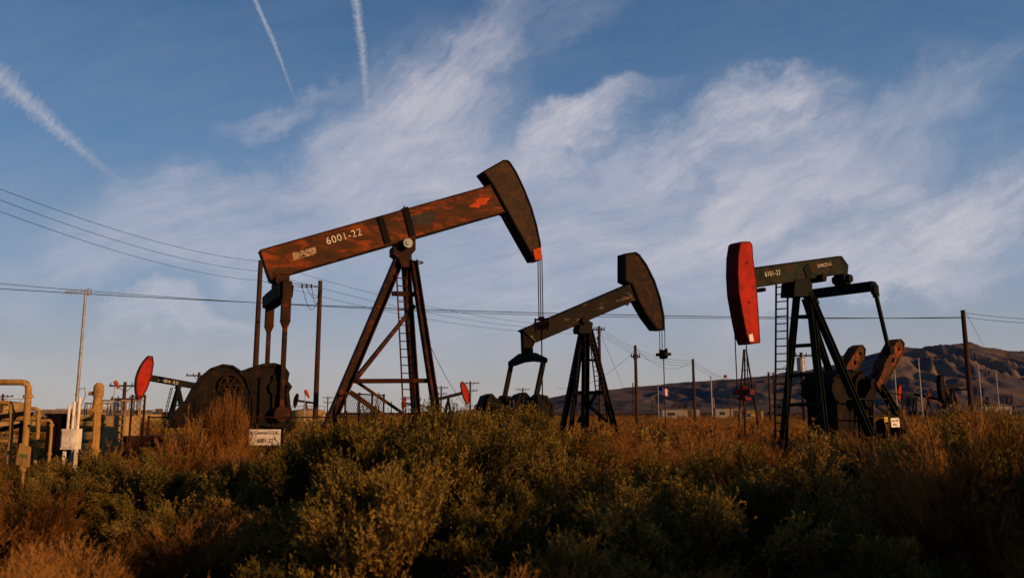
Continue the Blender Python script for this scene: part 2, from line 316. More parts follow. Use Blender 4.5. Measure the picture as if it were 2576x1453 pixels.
for w,u in((-.16,1659),(0,1665),(.16,1672)): mb.cyl(F.P(u,822,w),F.P(u+1,885,w),.014,None,6)
mb.obj('bridle_cable','cable',e2)
mb=MB(); mb.box(cc,(.3,.5,.1)); mb.cyl(cc+Vector((0,0,-.16)),cc+Vector((0,0,.16)),.11); 
for j in(-1,1): mb.cyl(cc+Vector((0,j*.18,-.14)),cc+Vector((0,j*.18,.2)),.04,None,8)
mb.obj('carrier_bar','dark',e2)
mb=MB(); mb.cyl((cc.x,0,.8),cc,.018,None,8); mb.cyl((cc.x,0,0),(cc.x,0,.9),.12); mb.cyl((cc.x,0,.5),(cc.x,0,.58),.22); mb.obj('wellhead','rustd',e2)
mb=MB()
leg(mb,F,(1464,828),(1422,1040),.1,.75,.15,.16); leg(mb,F,(1474,828),(1472,1040),0,0,.2,.2); leg(mb,F,(1484,828),(1537,1040),-.1,-.75,.15,.16)
leg(mb,F,(1466,828),(1441,1040),.1,.1,.12,.12)
mb.strut(F.P(1436,987,.5),F.P(1518,987,-.5),.1,.12); mb.strut(F.P(1448,905,.3),F.P(1500,905,-.3),.07,.08)
mb.strut(F.P(1470,1010,0),F.P(1528,1060,-.7),.08,.08,(0,1,0)); mb.strut(F.P(1500,990,-.5),F.P(1455,1060,.3),.09,.09,(0,1,0))
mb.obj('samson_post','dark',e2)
mb=MB(); mb.prism(F.poly([(1457,830),(1460,812),(1478,803),(1492,812),(1488,838),(1460,838)],-.2),-.2,.2); mb.cyl(F.P(1473,806,-.3),F.P(1473,806,-.3)+Vector((0,.6,0)),.12,None,14); mb.obj('saddle_bearing','dark',e2)
mb=MB(); mb.ladder(F.P(1493,845,-.5),F.P(1518,1060,-.7),(.32,0,0),18,.016); mb.obj('ladder','dark',e2)
E=F.P(1326,905,0)
mb=MB(); ew=1.08
vs=[];
for l in(-.14,.14):
    for w,z0,z1 in((-ew,-.14,.0),(-.35,-.06,.22),(.35,-.06,.22),(ew,-.14,.0)): vs+=[(E.x+l,w,E.z+z0),(E.x+l,w,E.z+z1)]
fs=[[0,1,9,8],[6,14,15,7]]
for k in range(3): a=2*k; fs+=[[a,a+2,a+3,a+1],[a+8,a+9,a+11,a+10],[a+1,a+3,a+11,a+9],[a,a+8,a+10,a+2]]
mb.add(vs,fs); mb.box((E.x,0,E.z+.26),(.24,.4,.24)); mb.obj('equalizer','black',e2,.01)
for w,(bu,bv) in((-ew,(1347,1005)),(ew,(1268,1005))):
    mb=MB(); a=Vector((E.x,w,E.z-.05)); b=F.P(bu,bv,w); mb.strut(a,b,.13,.12,(0,1,0)); mb.cyl(b+Vector((0,-.1,0)),b+Vector((0,.1,0)),.15); mb.obj('pitman_arm','dark',e2)
for w,cu in((-.95,1335),(.95,1250)):
    mb=MB(); q=F.P(cu,1036,w); pl=[]
    for i,(rx,rz) in enumerate(((.70,.05),(.74,.28),(.55,.33),(.50,.50),(.22,.55),(.10,.42),(-.12,.45),(-.28,.60),(-.52,.52),(-.62,.28),(-.74,.2),(-.72,-.3),(-.3,-.6),(.3,-.6),(.72,-.3))): pl.append((q.x+rx,q.z+rz))
    mb.prism(inset(pl,.03),w-.18,w+.18); mb.ring(pl,inset(pl,.09),w-.22,w+.22); mb.obj('counterweight','dark',e2)
g=F.P(1290,1040,0)
mb=MB(); mb.box((g.x,0,1.0),(1.3,1.1,1.5)); mb.cyl((g.x,-1.1,g.z),(g.x,1.1,g.z),.16); mb.strut((g.x-.9,-.4,.3),(g.x-.2,-.4,2.0),.2,.2,(0,1,0)); mb.obj('gear_reducer','dark',e2,.03)
mb=MB()
for w in(-.7,.7): mb.channel((-5,w,.18),(1.2,w,.18),.25,.3,(0,1,0))
for l in(-4.8,-3,-1,1): mb.strut((l,-.7,.14),(l,.7,.14),.18,.2)
mb.obj('skid_frame','dark',e2)
mb=MB(); mb.prism(F.poly([(1240,1062),(1300,1066),(1312,1092),(1305,1140),(1255,1140),(1262,1090)],-1.5),-1.5,-1.35); mb.obj('guard_panel','orange',e2)

# ================================================================ PUMP 3
F=Frame(2020,705,20,R(217)); e3=empty('pumpjack',F.O,F.yaw)
thing(e3,"dark green pumpjack numbered 6101-22 with bright red horse head","pumpjack","oil field pumpjacks")
mb=MB(); c=F.poly([(1897,672),(2112,643),(2128,688),(1905,723)],.17); girder(mb,c,.17,.13,.03,0,1)
mb.prism(F.poly([(2108,645),(2118,643),(2135,667),(2133,690),(2122,692)],.12),-.12,.12,1)
mb.prism(F.poly([(2022,676),(2034,660),(2044,690),(2030,700)],.15),.131,.16,1)
b3=mb.obj('walking_beam',['green','greend'],e3,.006)
text("6101-22",b3,F.P(1925,696,.13),F.P(1963,690,.13),(0,1,0),.12,'white',spacing=1.15); text("DARCO L5",b3,F.P(2057,673,.13),F.P(2091,667,.13),(0,1,0),.085,'white')
mb=MB(); hp=F.poly([(1862,612),(1868,607),(1887,607),(1893,616),(1895,650),(1902,700),(1908,780),(1913,862),(1888,866),(1879,845),(1868,790),(1859,740),(1856,690),(1857,645)],.17)
mb.prism(inset(hp,.02),-.168,.168,0); mb.ring(hp,inset(hp,.035),-.175,.175,2); mb.cyl(F.P(1908,730,0)+Vector((0,-.1,0)),F.P(1908,730,0)+Vector((0,.18,0)),.05,mat=1)  # ring in darkened red paints shade onto the front face
for u,v in((1878,660),(1884,760)): q=F.P(u,v,.165); mb.cyl(q,q+Vector((0,.02,0)),.03,None,8,2)
hd=mb.obj('horse_head',['red','greend','redd'],e3,.006)
mb=MB(); mb.prism(F.poly([(1886,858),(1884,842),(1893,838),(1897,858)],.18),.171,.178); mb.obj('tip_slot','whites',hd)
mb=MB()
cb=F.P(1872,985,0)
for w,u0,v0,u1 in((-.13,1846,780,1859),(.13,1877,860,1884)):
    a=F.P(u0,v0,w); b=Vector((a.x,w,cb.z)); mb.cyl(a,b,.014,None,6)
mb.obj('bridle_cable','cable',e3); hl=a.x
mb=MB(); cc=Vector((hl,0,cb.z)); mb.box(cc,(.16,.46,.12)); mb.cyl(cc-Vector((0,0,.2)),cc+Vector((0,0,.14)),.08); mb.box(cc-Vector((0,0,.16)),(.2,.25,.06)); mb.obj('carrier_bar','clamp',e3)
mb=MB(); mb.cyl((hl,0,.9),cc,.022,None,8); mb.cyl((hl,0,0),(hl,0,1.1),.12); mb.cyl((hl,0,.6),(hl,0,.68),.22); mb.cyl((hl,0,.98),(hl,0,1.12),.17); mb.cyl((hl-.1,-.5,.45),(hl,.5,.45),.06); mb.obj('wellhead','rustd',e3)
mb=MB()
leg(mb,F,(2005,735),(1972,1085),-.15,-.6,.13,.14); leg(mb,F,(2036,735),(2074,1085),.15,.6,.15,.15)
leg(mb,F,(2040,750),(2118,930),.2,.7,.16,.16); leg(mb,F,(2025,750),(2085,930),-.2,-.7,.14,.14)
A0,A1=F.P(2005,735,-.15),F.P(1972,1085,-.6); B0,B1=F.P(2036,735,.15),F.P(2074,1085,.6)
for k in(.18,.39,.6,.81): mb.strut(A0.lerp(A1,k),B0.lerp(B1,k),.08,.09)
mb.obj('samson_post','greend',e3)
mb=MB(); mb.prism(F.poly([(2000,712),(2004,702),(2034,700),(2044,712),(2044,745),(1998,745)],.2),-.2,.2); mb.cyl(F.P(2022,706,-.3),F.P(2022,706,-.3)+Vector((0,.6,0)),.1,None,14); mb.obj('saddle_bearing','greend',e3,.01)
mb=MB(); p=F.P(1967,712,-.35); q=F.P(1965,1085,-.35); q=ground_ext(p,q,.3); mb.ladder(p,q,(-.1,.27,0),24,.018); mb.obj('ladder','greend',e3)
mb=MB(); T=F.P(2118,690,0); mb.box(T+Vector((0,0,-.1)),(.34,.3,.2)); mb.box(T+Vector((0,0,-.28)),(.2,.36,.3)); mb.cyl(T+Vector((0,-.25,-.14)),T+Vector((0,.25,-.14)),.11); mb.obj('tail_bearing','dark',e3,.01)
EZ=T.z-.42; mb=MB(); mb.prism([(T.x-.13,EZ-.13),(T.x+.13,EZ-.13),(T.x+.13,EZ+.12),(T.x-.13,EZ+.12)],-.9,.9); mb.box((T.x,-.88,EZ-.1),(.2,.16,.28)); mb.box((T.x,.88,EZ-.1),(.2,.16,.28)); mb.obj('equalizer','greend',e3,.04)
for w,(u,v) in((.88,(2236,880)),(-.88,(2112,905))):
    mb=MB(); a=Vector((T.x,w,EZ-.1)); b=F.P(u,v,w); mb.strut(a,b,.08,.08,(0,1,0)); mb.strut(a,a.lerp(b,.12),.14,.12,(0,1,0)); mb.cyl(b+Vector((0,-.1,0)),b+Vector((0,.1,0)),.12); mb.obj('pitman_arm','greend',e3)
for w,a,b in((.72,(2196,975),(2258,862)),(-.72,(2105,968),(2162,876))):
    mb=MB(); p=F.P(*a,w); q=F.P(*b,w); d=(q-p).normalized(); s_=d.cross(Vector((0,1,0)))
    def pp(t,o): x=p.lerp(q,t)+s_*o; return (x.x,x.z)
    pl=[pp(0,-.13),pp(.3,-.15),pp(.36,-.22),pp(.85,-.22),pp(1,-.13),pp(1.03,.06),pp(.92,.19),pp(.36,.2),pp(.28,.14),pp(0,.14)]
    mb.prism(inset(pl,.01),w-.13,w+.13); mb.ring(pl,inset(pl,.04),w-.16,w+.16); mb.cyl(p.lerp(q,.6)+Vector((0,-.2,0)),p.lerp(q,.6)+Vector((0,.2,0)),.06); mb.cyl(p.lerp(q,.85)+Vector((0,-.19,0)),p.lerp(q,.85)+Vector((0,.19,0)),.04); mb.obj('counterweight','cwo',e3,.008)
    mb=MB(); o=p+(p-q)*.35; mb.strut(o,p.lerp(q,.3),.3,.14,(0,1,0)); mb.obj('crank_arm','dark',e3)
mb=MB(); gp_=F.poly([(2092,958),(2104,940),(2124,944),(2140,928),(2168,932),(2180,946),(2205,952),(2212,985),(2196,1004),(2200,1120),(2110,1120),(2106,1010),(2090,990)],.42); mb.prism(inset(gp_,.02),-.36,.36); mb.ring(gp_,inset(gp_,.06),-.42,.42)
q=F.P(2165,965,.45); mb.cyl((q.x,-.8,q.z),(q.x,.8,q.z),.13); mb.cyl((q.x-.05,-.5,q.z-.1),(q.x-.05,.48,q.z-.1),.36,None,18); mb.cyl((q.x-.05,.48,q.z-.1),(q.x-.05,.54,q.z-.1),.24,None,18)
for k in(-.35,-.1,.2): mb.strut((q.x+k,.46,q.z-.35),(q.x+k,.46,.6),.05,.08,(0,1,0))
bolts(mb,inset(gp_,.03),-.46,.46,.025)
mb.obj('gear_reducer','gbox',e3,.02)
mb=MB(); q=F.P(2235,1070,.3); mb.cyl((q.x-.3,.3,q.z-.1),(q.x+.35,.3,q.z-.1),.26,None,18); mb.cyl((q.x+.35,.3,q.z-.1),(q.x+.45,.3,q.z-.1),.18,None,18); mb.box((q.x,.3,q.z-.42),(.6,.5,.2))
for k in range(6): mb.cyl((q.x-.25+k*.1,.3,q.z-.1),(q.x-.23+k*.1,.3,q.z-.1),.29,None,18)
mb.obj('motor','gbox',e3,.01)
mb=MB(); p=F.P(2215,972,.85); q=F.P(2300,1110,.85); mb.channel(p,ground_ext(p,q,.2),.16,.16,(0,1,0)); mb.strut(F.P(2205,1020,.85),F.P(2290,1075,.85),.06,.06,(0,1,0))
for u0,v0,u1,v1 in((2225,985,2305,1000),(2305,1000,2306,1110),(2150,1005,2150,1120),(2105,1003,2230,1003),(2270,990,2270,1110),(2195,1003,2197,1110),(2150,1045,2300,1048),(2235,1000,2236,1110)): mb.strut(F.P(u0,v0,.88),F.P(u1,v1,.88),.035,.035,(0,1,0))
mb.obj('guard_frame','greend',e3)
mb=MB(); mb.prism(F.poly([(2240,1051),(2261,1050),(2263,1073),(2242,1074)],.91),.91,.92); pl=mb.obj('placard','whites',e3)
text("6101-22",pl,F.P(2243,1060,.92),F.P(2259,1059,.92),(0,1,0),.04,'ltr_dark'); text("WELL",pl,F.P(2245,1070,.92),F.P(2258,1069,.92),(0,1,0),.04,'ltr_dark')
mb=MB(); mb.prism(F.poly([(2223,1048),(2232,1048),(2232,1061),(2224,1061)],.91),.91,.92); mb.obj('warning_tag','yellow',e3)
mb=MB()
for w in(-.7,.7): mb.channel((-5,w,.18),(1.2,w,.18),.25,.3,(0,1,0))
for l in(-4.8,-3,-1,1): mb.strut((l,-.7,.14),(l,.7,.14),.18,.2)
mb.obj('skid_frame','greend',e3)

# ================================================================ smaller pumps
def small_pump(u,v,y,yaw,tilt,s,headm,bodym,label,txt=None):
    F=Frame(u,v,y,R(yaw)); e=empty('pumpjack',F.O,F.yaw); thing(e,label,"pumpjack","oil field pumpjacks"); zp=F.zp; ct,st=math.cos(R(tilt)),math.sin(R(tilt))
    def r(l,z): return (l*s*ct-z*s*st, zp+l*s*st+z*s*ct)
    mb=MB(); girder(mb,[r(-2.4,.55),r(2.3,.55),r(2.3,.1),r(-2.4,.1)],.2*s,.15*s,.04*s); bo=mb.obj('walking_beam',bodym,e)
    arc=[r(3.05*math.cos(R(a)),3.05*math.sin(R(a))+.25) for a in range(32,-33,-8)]
    hp=arc+[r(2.42,-1.42),r(2.15,-.5),r(2.05,.5),r(2.12,1.4),r(2.3,1.88)]
    mb=MB(); mb.prism(inset(hp,.03),-.2*s,.2*s); mb.ring(hp,inset(hp,.07),-.24*s,.24*s,1); mb.obj('horse_head',[headm,'redd' if headm=='red' else bodym],e)  # rim of red heads coloured as if in shade
    mb=MB(); p=arc[-1]; 
    for w in(-.1,.1): mb.cyl((p[0],w,p[1]+.1),(p[0],w,1.6),.02,None,5)
    mb.cyl((p[0],0,0),(p[0],0,1.6),.04,None,6); mb.box((p[0],0,1.6),(.2,.4,.15)); mb.cyl((p[0],0,0),(p[0],0,.8),.14); mb.obj('polished_rod',bodym,e)
    mb=MB()
    for l,w in((-.9,.7),(-.9,-.7),(.7,.6),(.7,-.6)): mb.strut((0,w*.2,zp),(l*s,w*s,.1),.16*s,.16*s)
    for k in(.35,.7): mb.strut((.7*s*k,-.6*s*k,zp*(1-k)),(.7*s*k,.6*s*k,zp*(1-k)),.08,.08); mb.strut((-.9*s*k,.7*s*k,zp*(1-k)),(.7*s*k,.6*s*k,zp*(1-k)),.08,.08)
    mb.cyl((0,-.25,zp),(0,.25,zp),.15*s); mb.ladder((.45*s,0,zp),(1.05*s,0,.1),(0,.35,0),12,.02); mb.obj('samson_post',bodym,e)
    tl=r(-2.25,-.1); mb=MB(); mb.strut((tl[0],-.9*s,tl[1]-.15),(tl[0],.9*s,tl[1]-.15),.2*s,.2*s)
    for w in(-.85,.85): mb.strut((tl[0],w*s,tl[1]-.1),(-2.6*s,w*s,1.5),.1*s,.1*s)
    mb.obj('pitman_arm',bodym,e)
    mb=MB(); mb.box((-2.4*s,0,1.0*s),(1.3*s,1.0*s,1.5*s))
    for w in(-.75,.75): mb.prism([(-2.4*s+x*s,1.4*s+z*s) for x,z in((-1.1,-.3),(-.9,.35),(-.2,.5),(.4,.2),(.5,-.3),(0,-.6),(-.7,-.6))],w*s-.12,w*s+.12)
    mb.strut((-4.4*s,0,.15),(1.6*s,0,.15),1.3*s,.25); mb.box((-3.9*s,0,.6*s),(.8*s,.6*s,.8*s)); mb.obj('gear_reducer',bodym,e)
    if txt:
        w=-.16*s
        if F.W.y<0: w=.16*s; a,b=r(1.55,.2),r(.1,.2); nn=(0,1,0)
        else: a,b=r(-1.2,.2),r(.2,.2); nn=(0,-1,0)
        text(txt,bo,(a[0],w,a[1]),(b[0],w,b[1]),nn,.2*s,'white')
    return e
small_pump(448,974,50,220,9,.84,'red','greend',"green pumpjack numbered 6004-22 with red horse head beyond a fence",'6004-22')
small_pump(1128,1003,95,20,14,.85,'red','greend',"distant pumpjack with red and dark horse head raised")
small_pump(2395,978,95,215,-6,1.0,'dark','dark',"dark distant pumpjack standing near tall wooden pole")
small_pump(2335,1003,140,330,-14,1.0,'redd','dark',"distant pumpjack with red head lowered in brush")
small_pump(2285,998,150,205,10,1.0,'red','dark',"distant dark pumpjack with red head beside machinery")
small_pump(2362,1008,190,190,8,1.0,'redd','dark',"far pumpjack with red head on the flat field")
small_pump(1708,1024,260,20,-10,1.0,'dark','dark',"far black pumpjack silhouetted near low white buildings")
small_pump(1040,1020,200,200,8,1.0,'red','dark',"far pumpjack with red head beyond the brush")
small_pump(770,1014,180,170,8,1.0,'dark','dark',"far dark pumpjack beyond fence and pole")
small_pump(2470,1012,210,30,-8,1.0,'dark','dark',"far dark pumpjack below the hills")
small_pump(1960,1018,230,20,10,1.0,'dark','dark',"far dark pumpjack beyond the scrub")

# ================================================================ poles and wires
def pole(u,vt,y,r,label,arms=(),mat='wood',lean=0,group="wooden utility poles",ub=None):
    p=at(u,vt,y); mb=MB(); mb.cyl((0,0,-.3),(lean,0,p.z),r*1.15,r*.85,10)
    o=mb.obj('utility_pole',mat,loc=(p.x,p.y,0)); thing(o,label,"utility pole",group)
    for dz,hl in arms:
        m=MB(); m.strut((-hl+lean,.0,p.z-dz),(hl+lean,0.0,p.z-dz),.14,.12); m.strut((-hl*.5,.09,p.z-dz),(0,.09,p.z-dz-.5),.04,.04); m.strut((hl*.5,.09,p.z-dz),(0,.09,p.z-dz-.5),.04,.04)
        m.obj('crossarm',mat,o); m=MB()
        for k in(-.92,-.45,.45,.92): m.cyl((hl*k+lean,0,p.z-dz+.06),(hl*k+lean,0,p.z-dz+.24),.05,.03,8)
        m.obj('insulator','dark',o)
    return o,p
pa,_=pole(656,655,44,.15,"tall brown wooden utility pole behind rusty pumpjack")
pb,pbp=pole(806,706,34,.105,"wooden utility pole with drooping jumper wires")
mb=MB(); z=pbp.z
mb.tube([(0,-.1,z-.25),(-.5,-.1,z-.22),(-1.2,-.1,z-.12)],.02); 
mb.obj('bracket','galv',pb)
mb=MB()
for k,(x0,d) in enumerate(((-.55,.45),(-.35,.7),(-.75,.95))):
    mb.tube([(x0+(.12-x0)*t,-.12,z-.25-d*math.sin(math.pi*t)-.15*t) for t in [i/12 for i in range(13)]],.012,5)
for x0 in(-.75,-.55,-.35): mb.cyl((x0,-.12,z-.34),(x0,-.12,z-.16),.04)
mb.obj('jumper_wire','wire',pb)
pole(1507,820,70,.14,"slim wooden utility pole beside black pumpjack",[(.3,.5)]); pole(1598,868,62,.13,"wooden utility pole with small top bracket",[(.9,.35)])
pole(1743,902,78,.14,"plain wooden utility pole standing in dry scrub"); pr,_=pole(2422,780,42,.13,"tall dark wooden utility pole near distant pumpjacks")
pole(2015,886,62,.14,"utility pole with crossarm and grey transformer",[(.25,.9)]); pole(1933,935,90,.13,"far plain utility pole in field"); pole(1945,937,100,.13,"far plain utility pole in field")
for u,v,y in((1592,962,150),(1420,1000,190),(1565,1000,210),(1640,1005,230),(1835,985,180),(1700,992,220),(1900,975,160),(2130,975,150),(2185,960,140),(900,1010,220),(985,1008,210),(1260,1002,200),(1235,1010,230),(1085,1004,180),(725,1006,200),(2545,990,160)):
    pole(u,v,y,.13,"far thin pole on the horizon")
for u,v,y in((1788,945,120),(2250,930,130),(2310,900,130),(2460,915,140),(2505,935,150),(1655+140,1000,200)):
    pole(u,v,y,.10,"pale thin pole standing in the far field",mat='galv')
for u,v,y in((315,960,62),(501,936,75),(8,990,95),(1183,958,110),(1315,975,140),(1110,970,135),(825,996,170),(1020,1000,190),(297,1003,140),(1452,985,160),(1365,998,200),(2100,985,150)):
    pole(u,v,y,.14,"far wooden power pole with double crossarms",[(.3,1.2),(1.3,1.0)])
q=at(2015,918,61.4); mb=MB(); mb.cyl((0,0,-.5),(0,0,.5),.3,None,14); mb.cyl((0,0,.5),(0,0,.6),.32,.2,14); mb.cyl((.15,0,.6),(.15,0,.8),.05); o=mb.obj('transformer','galv',loc=q); thing(o,"grey can transformer mounted on a wooden pole","transformer")
q=at(1874,878,40); mb=MB()
for dx,dy in((-.5,0),(.5,0),(0,.6)): mb.cyl((dx*1.2,dy,0),(dx*.12,dy*.12,q.z),.06,.04,8)
for k in range(1,9):
    t=k/9; s=1-t; z=q.z*t; mb.strut((-.6*s,0,z),(.6*s,0,z),.04,.04)
o=mb.obj('mast','rustd',loc=(q.x,40,0)); thing(o,"narrow rusty tripod mast standing by wellhead","mast")
def wire(a,b,sag,label,r=.012,n=28,name='power_line',group='overhead power lines'):
    a=Vector(a);b=Vector(b); mb=MB(); pts=[]
    for i in range(n+1):
        t=i/n; p=a.lerp(b,t); p.z-=sag*4*t*(1-t); pts.append(p-a)
    mb.tube(pts,r,5); o=mb.obj(name,'wire',loc=a); thing(o,label,"power line",group); return o
lab="thin overhead power line sagging between poles"
for v0,v1 in((440,657),(468,682),(497,706)):
    a=at(-90,v0,22); b=at(656,v1,44); wire(a,b,.45,lab,.009)
    c=at(1507,{657:822,682:830,706:838}[v1],70); wire(b,c,.9,lab,.011)
    d=at(1743,{657:905,682:911,706:918}[v1],78); wire(c,d,.9,lab,.013)
    wire(d,at(2015,{657:893,682:893,706:900}[v1],62),1.9,lab,.011)
wire(at(-90,705,42),at(2422,797,42),.75,lab,.015,60); wire(at(-90,720,42),at(2422,800,42),.45,lab,.02,60)
wire(at(2422,786,42),at(2700,806,40),.1,lab,.012); wire(at(2422,797,42),at(2700,815,40),.1,lab,.012)
wire(at(806,722,34),at(656,706,44),.1,lab,.012); wire(at(2432,790,42),at(2480,880,60),.0,"thin guy wire running down from pole",.01)
wire(at(1078,860,24),at(1240,990,60),1.6,lab,.01); wire(at(1598,880,62),at(1400,975,80),1.0,lab,.012); wire(at(1598,875,62),at(1743,905,78),1.2,lab,.012)
wire(at(1507,830,70),at(1592,1030,90),.0,"thin guy wire running down from pole",.015)
q=at(1825,946,70); bm=bmesh.new(); bmesh.ops.create_icosphere(bm,subdivisions=3,radius=.16); me=bpy.data.meshes.new('marker_ball'); bm.to_mesh(me); bm.free(); me.materials.append(M['orange']); o=bpy.data.objects.new('marker_ball',me); COL.objects.link(o); o.location=q; thing(o,"small red aerial marker ball on a power line","marker ball")

# ================================================================ left facility
p=at(216,732,19); mb=MB(); mb.cyl((0,0,0),(0,0,p.z),.045,.028,10); e=mb.obj('antenna_mast','galv',loc=(p.x,19,0)); thing(e,"thin pale steel mast with antenna and lamp","antenna mast")
mb=MB(); mb.strut((-.5,0,p.z-.02),(.05,0,p.z-.07),.02,.02)
for k in range(8): x=-.48+k*.06; mb.cyl((x,-.1,p.z-.09),(x,.1,p.z+.06),.007,None,5)
mb.obj('antenna','galv',e)
mb=MB(); mb.torus((.07,0,p.z-.02),(0,1,0),.07,.012); mb.cyl((.08,0,p.z-.08),(.08,0,p.z),.04,.03); mb.obj('lamp','galv',e)
mb=MB(); mb.tube([(-.05,0,2.0),(.05,0,2.15),(.16,0,2.18),(.2,0,2.0),(.1,0,1.7),(-.08,-.05,1.3)],.012); mb.obj('conduit','galv',e)
p=at(180,1100,17); mb=MB(); mb.box((0,0,1.05),(.30,.26,.42)); mb.strut((-.12,0,0),(-.12,0,.85),.05,.05); mb.strut((.12,0,0),(.12,0,.85),.05,.05); e=mb.obj('electrical_cabinet','whites',loc=(p.x,17,0)); thing(e,"white electrical cabinet on short steel legs","electrical cabinet")
mb=MB(); mb.box((0,-.14,1.05),(.24,.02,.34)); mb.box((.08,-.155,1.05),(.015,.015,.08)); mb.obj('door','whites',e)
mb=MB()
for k,x in enumerate((-.1,0,.11)): mb.cyl((x,0,1.26),(x,0,1.75+.08*k),.03,None,8)
mb.obj('conduit','whites',e)
p=at(155,1070,19.5); mb=MB(); mb.box((0,0,1.05),(.5,.4,.95)); mb.box((0,0,1.55),(.58,.48,.05)); mb.box((.12,-.22,1.05),(.18,.03,.6)); o=mb.obj('control_panel','dark',loc=(p.x,19.5,0)); thing(o,"dark brown control panel box with small roof","control panel")
def riser(pts,r,label,y,flange=True):
    base=at(pts[-1][0],pts[-1][1],y); mb=MB(); P=[at(u,v,y) for u,v in pts]; o0=Vector((base.x,y,0))
    P=[x-o0 for x in P]+[Vector((0,0,0))]
    Q=[P[0]]
    for i in range(1,len(P)-1):
        a,b,c=P[i-1],P[i],P[i+1]; k=min(r*2.6,(a-b).length*.45,(c-b).length*.45); s=b+(a-b).normalized()*k; e_=b+(c-b).normalized()*k
        for t in(0,.25,.5,.75,1): Q.append((s*(1-t)**2)+b*2*t*(1-t)+e_*t*t)
    Q.append(P[-1]); mb.tube(Q,r,14)
    if flange:
        for i in range(len(P)-1,len(P)-3,-1):
            m=P[i-1].lerp(P[i],.3); d=(P[i]-P[i-1]).normalized()*.03; mb.cyl(m-d,m+d,r*1.5,None,14)
    o=mb.obj('process_pipe','tan',loc=o0); thing(o,label,"pipe","tan process pipes"); return o
riser([(-60,961),(73,961),(66,1080)],.065,"tan pipe bending down from a horizontal run",17)
riser([(60,1027),(98,1027),(95,1090)],.04,"slim tan gooseneck pipe near tanks",17.6)
riser([(248,966),(246,1010),(243,1090)],.078,"thick tan vertical vent pipe with flanges",17)
riser([(222,1034),(240,1032),(236,1100)],.03,"small tan branch pipe beside vent pipe",16.9)
riser([(196,1010),(196,1100)],.028,"narrow pale vertical pipe by cabinet",17.8)
riser([(-60,1012),(30,1012),(28,1090)],.045,"slim tan elbow pipe near walkway",17.3)
riser([(100,1058),(130,1056),(128,1100)],.03,"small tan elbow pipe beside cabinet",16.7)
p=at(248,985,17); mb=MB(); mb.cyl((0,0,-.1),(0,0,.12),.105,None,16); mb.cyl((0,0,.115),(0,0,.19),.105,.05,16); mb.cyl((-.06,0,-.02),(-.2,0,-.04),.04); mb.cyl((-.1,0,-.42),(-.02,0,-.42),.11,None,14); mb.cyl((-.03,0,-.45),(0,0,-.08),.085,None,12); o=mb.obj('valve','tan',loc=p); thing(o,"tan pressure valve on top of vent pipe","valve")
mb=MB(); p=at(110,1052,20)
for z,r in((1.45,.06),(1.2,.075),(.9,.05)): mb.cyl((-3.5,0,z),(1.5,0,z),r,None,10)
for x in(-3.1,-1.9,-.6,.6,1.4): mb.strut((x,.1,0),(x,.1,1.55),.07,.07); mb.strut((x,-.25,1.3),(x,.25,1.3),.05,.06)
o=mb.obj('pipe_rack','tan',loc=(p.x,20,0)); thing(o,"low rack carrying horizontal tan pipes","pipe rack")
mb=MB(); p=at(30,1050,18.5); mb.strut((-1.2,0,1.35),(.4,0,1.6),.08,.1); mb.strut((-1.2,0,1.0),(.4,0,1.35),.08,.1)
for k in range(5): x=-1.1+.35*k; mb.strut((x,0,1.03+.2*k*.35),(x+.16,0,1.38+.055*k),.04,.04)
for x in(-1,.25): mb.strut((x,0,0),(x,0,1.4),.08,.08)
o=mb.obj('walkway','dark',loc=(p.x,18.5,0)); thing(o,"dark steel truss walkway beside tan pipes","walkway")
def tank(u,y,r,h,label,m='tank'):
    p=at(u,1036,y); mb=MB(); mb.cyl((0,0,0),(0,0,h),r,None,36); mb.cyl((0,0,h),(0,0,h+r*.12),r*1.01,r*.1,36)
    for k in range(1,5): mb.cyl((0,0,h*k/5-.02),(0,0,h*k/5+.02),r*1.015,None,36)
    mb.ladder((r*.5,-r*.9,0),(r*.5,-r*.9,h+.4),(.35,0,0),10,.02); mb.torus((0,0,h+.45),(0,0,1),r*.98,.02,30,5)
    for i in range(10): t=i/10*6.283; mb.cyl((r*.98*math.cos(t),r*.98*math.sin(t),h),(r*.98*math.cos(t),r*.98*math.sin(t),h+.45),.02,None,5)
    o=mb.obj('storage_tank',m,loc=(p.x,y,0)); thing(o,label,"storage tank","beige storage tanks")
tank(297,24,.62,1.5,"short beige storage tank behind brush"); tank(262,27,.6,1.45,"short beige storage tank behind brush"); tank(60,60,3,1.3,"low wide beige storage tank"); tank(140,75,4,1.4,"low wide beige storage tank"); tank(240,80,3.5,1.5,"low wide beige storage tank"); tank(0,45,2,1.1,"low wide beige storage tank"); tank(330,85,3,1.4,"low wide beige storage tank")
tank(775,85,1.8,1.8,"beige storage tank beyond the fence"); tank(2,100,2.5,2.8,"pale distant storage tank",'tank')
p=at(60,1145,12); mb=MB(); mb.add([(-.11,0,-.13),(.09,0,-.17),(.09,0,.12),(-.08,0,.18),(-.11,.015,-.13),(.09,.015,-.17),(.09,.015,.12),(-.08,.015,.18)],[[0,1,2,3],[7,6,5,4],[0,4,5,1],[1,5,6,2],[2,6,7,3],[3,7,4,0]]); mb.strut((0,.03,-p.z),(0,.03,.1),.04,.02)
e=mb.obj('sign','tan',loc=p); thing(e,"tilted beige sign board with green mark","sign"); text("PIPE",e,(-.07,0,-.03),(.06,0,-.045),(0,-1,0),.06,'greensign')
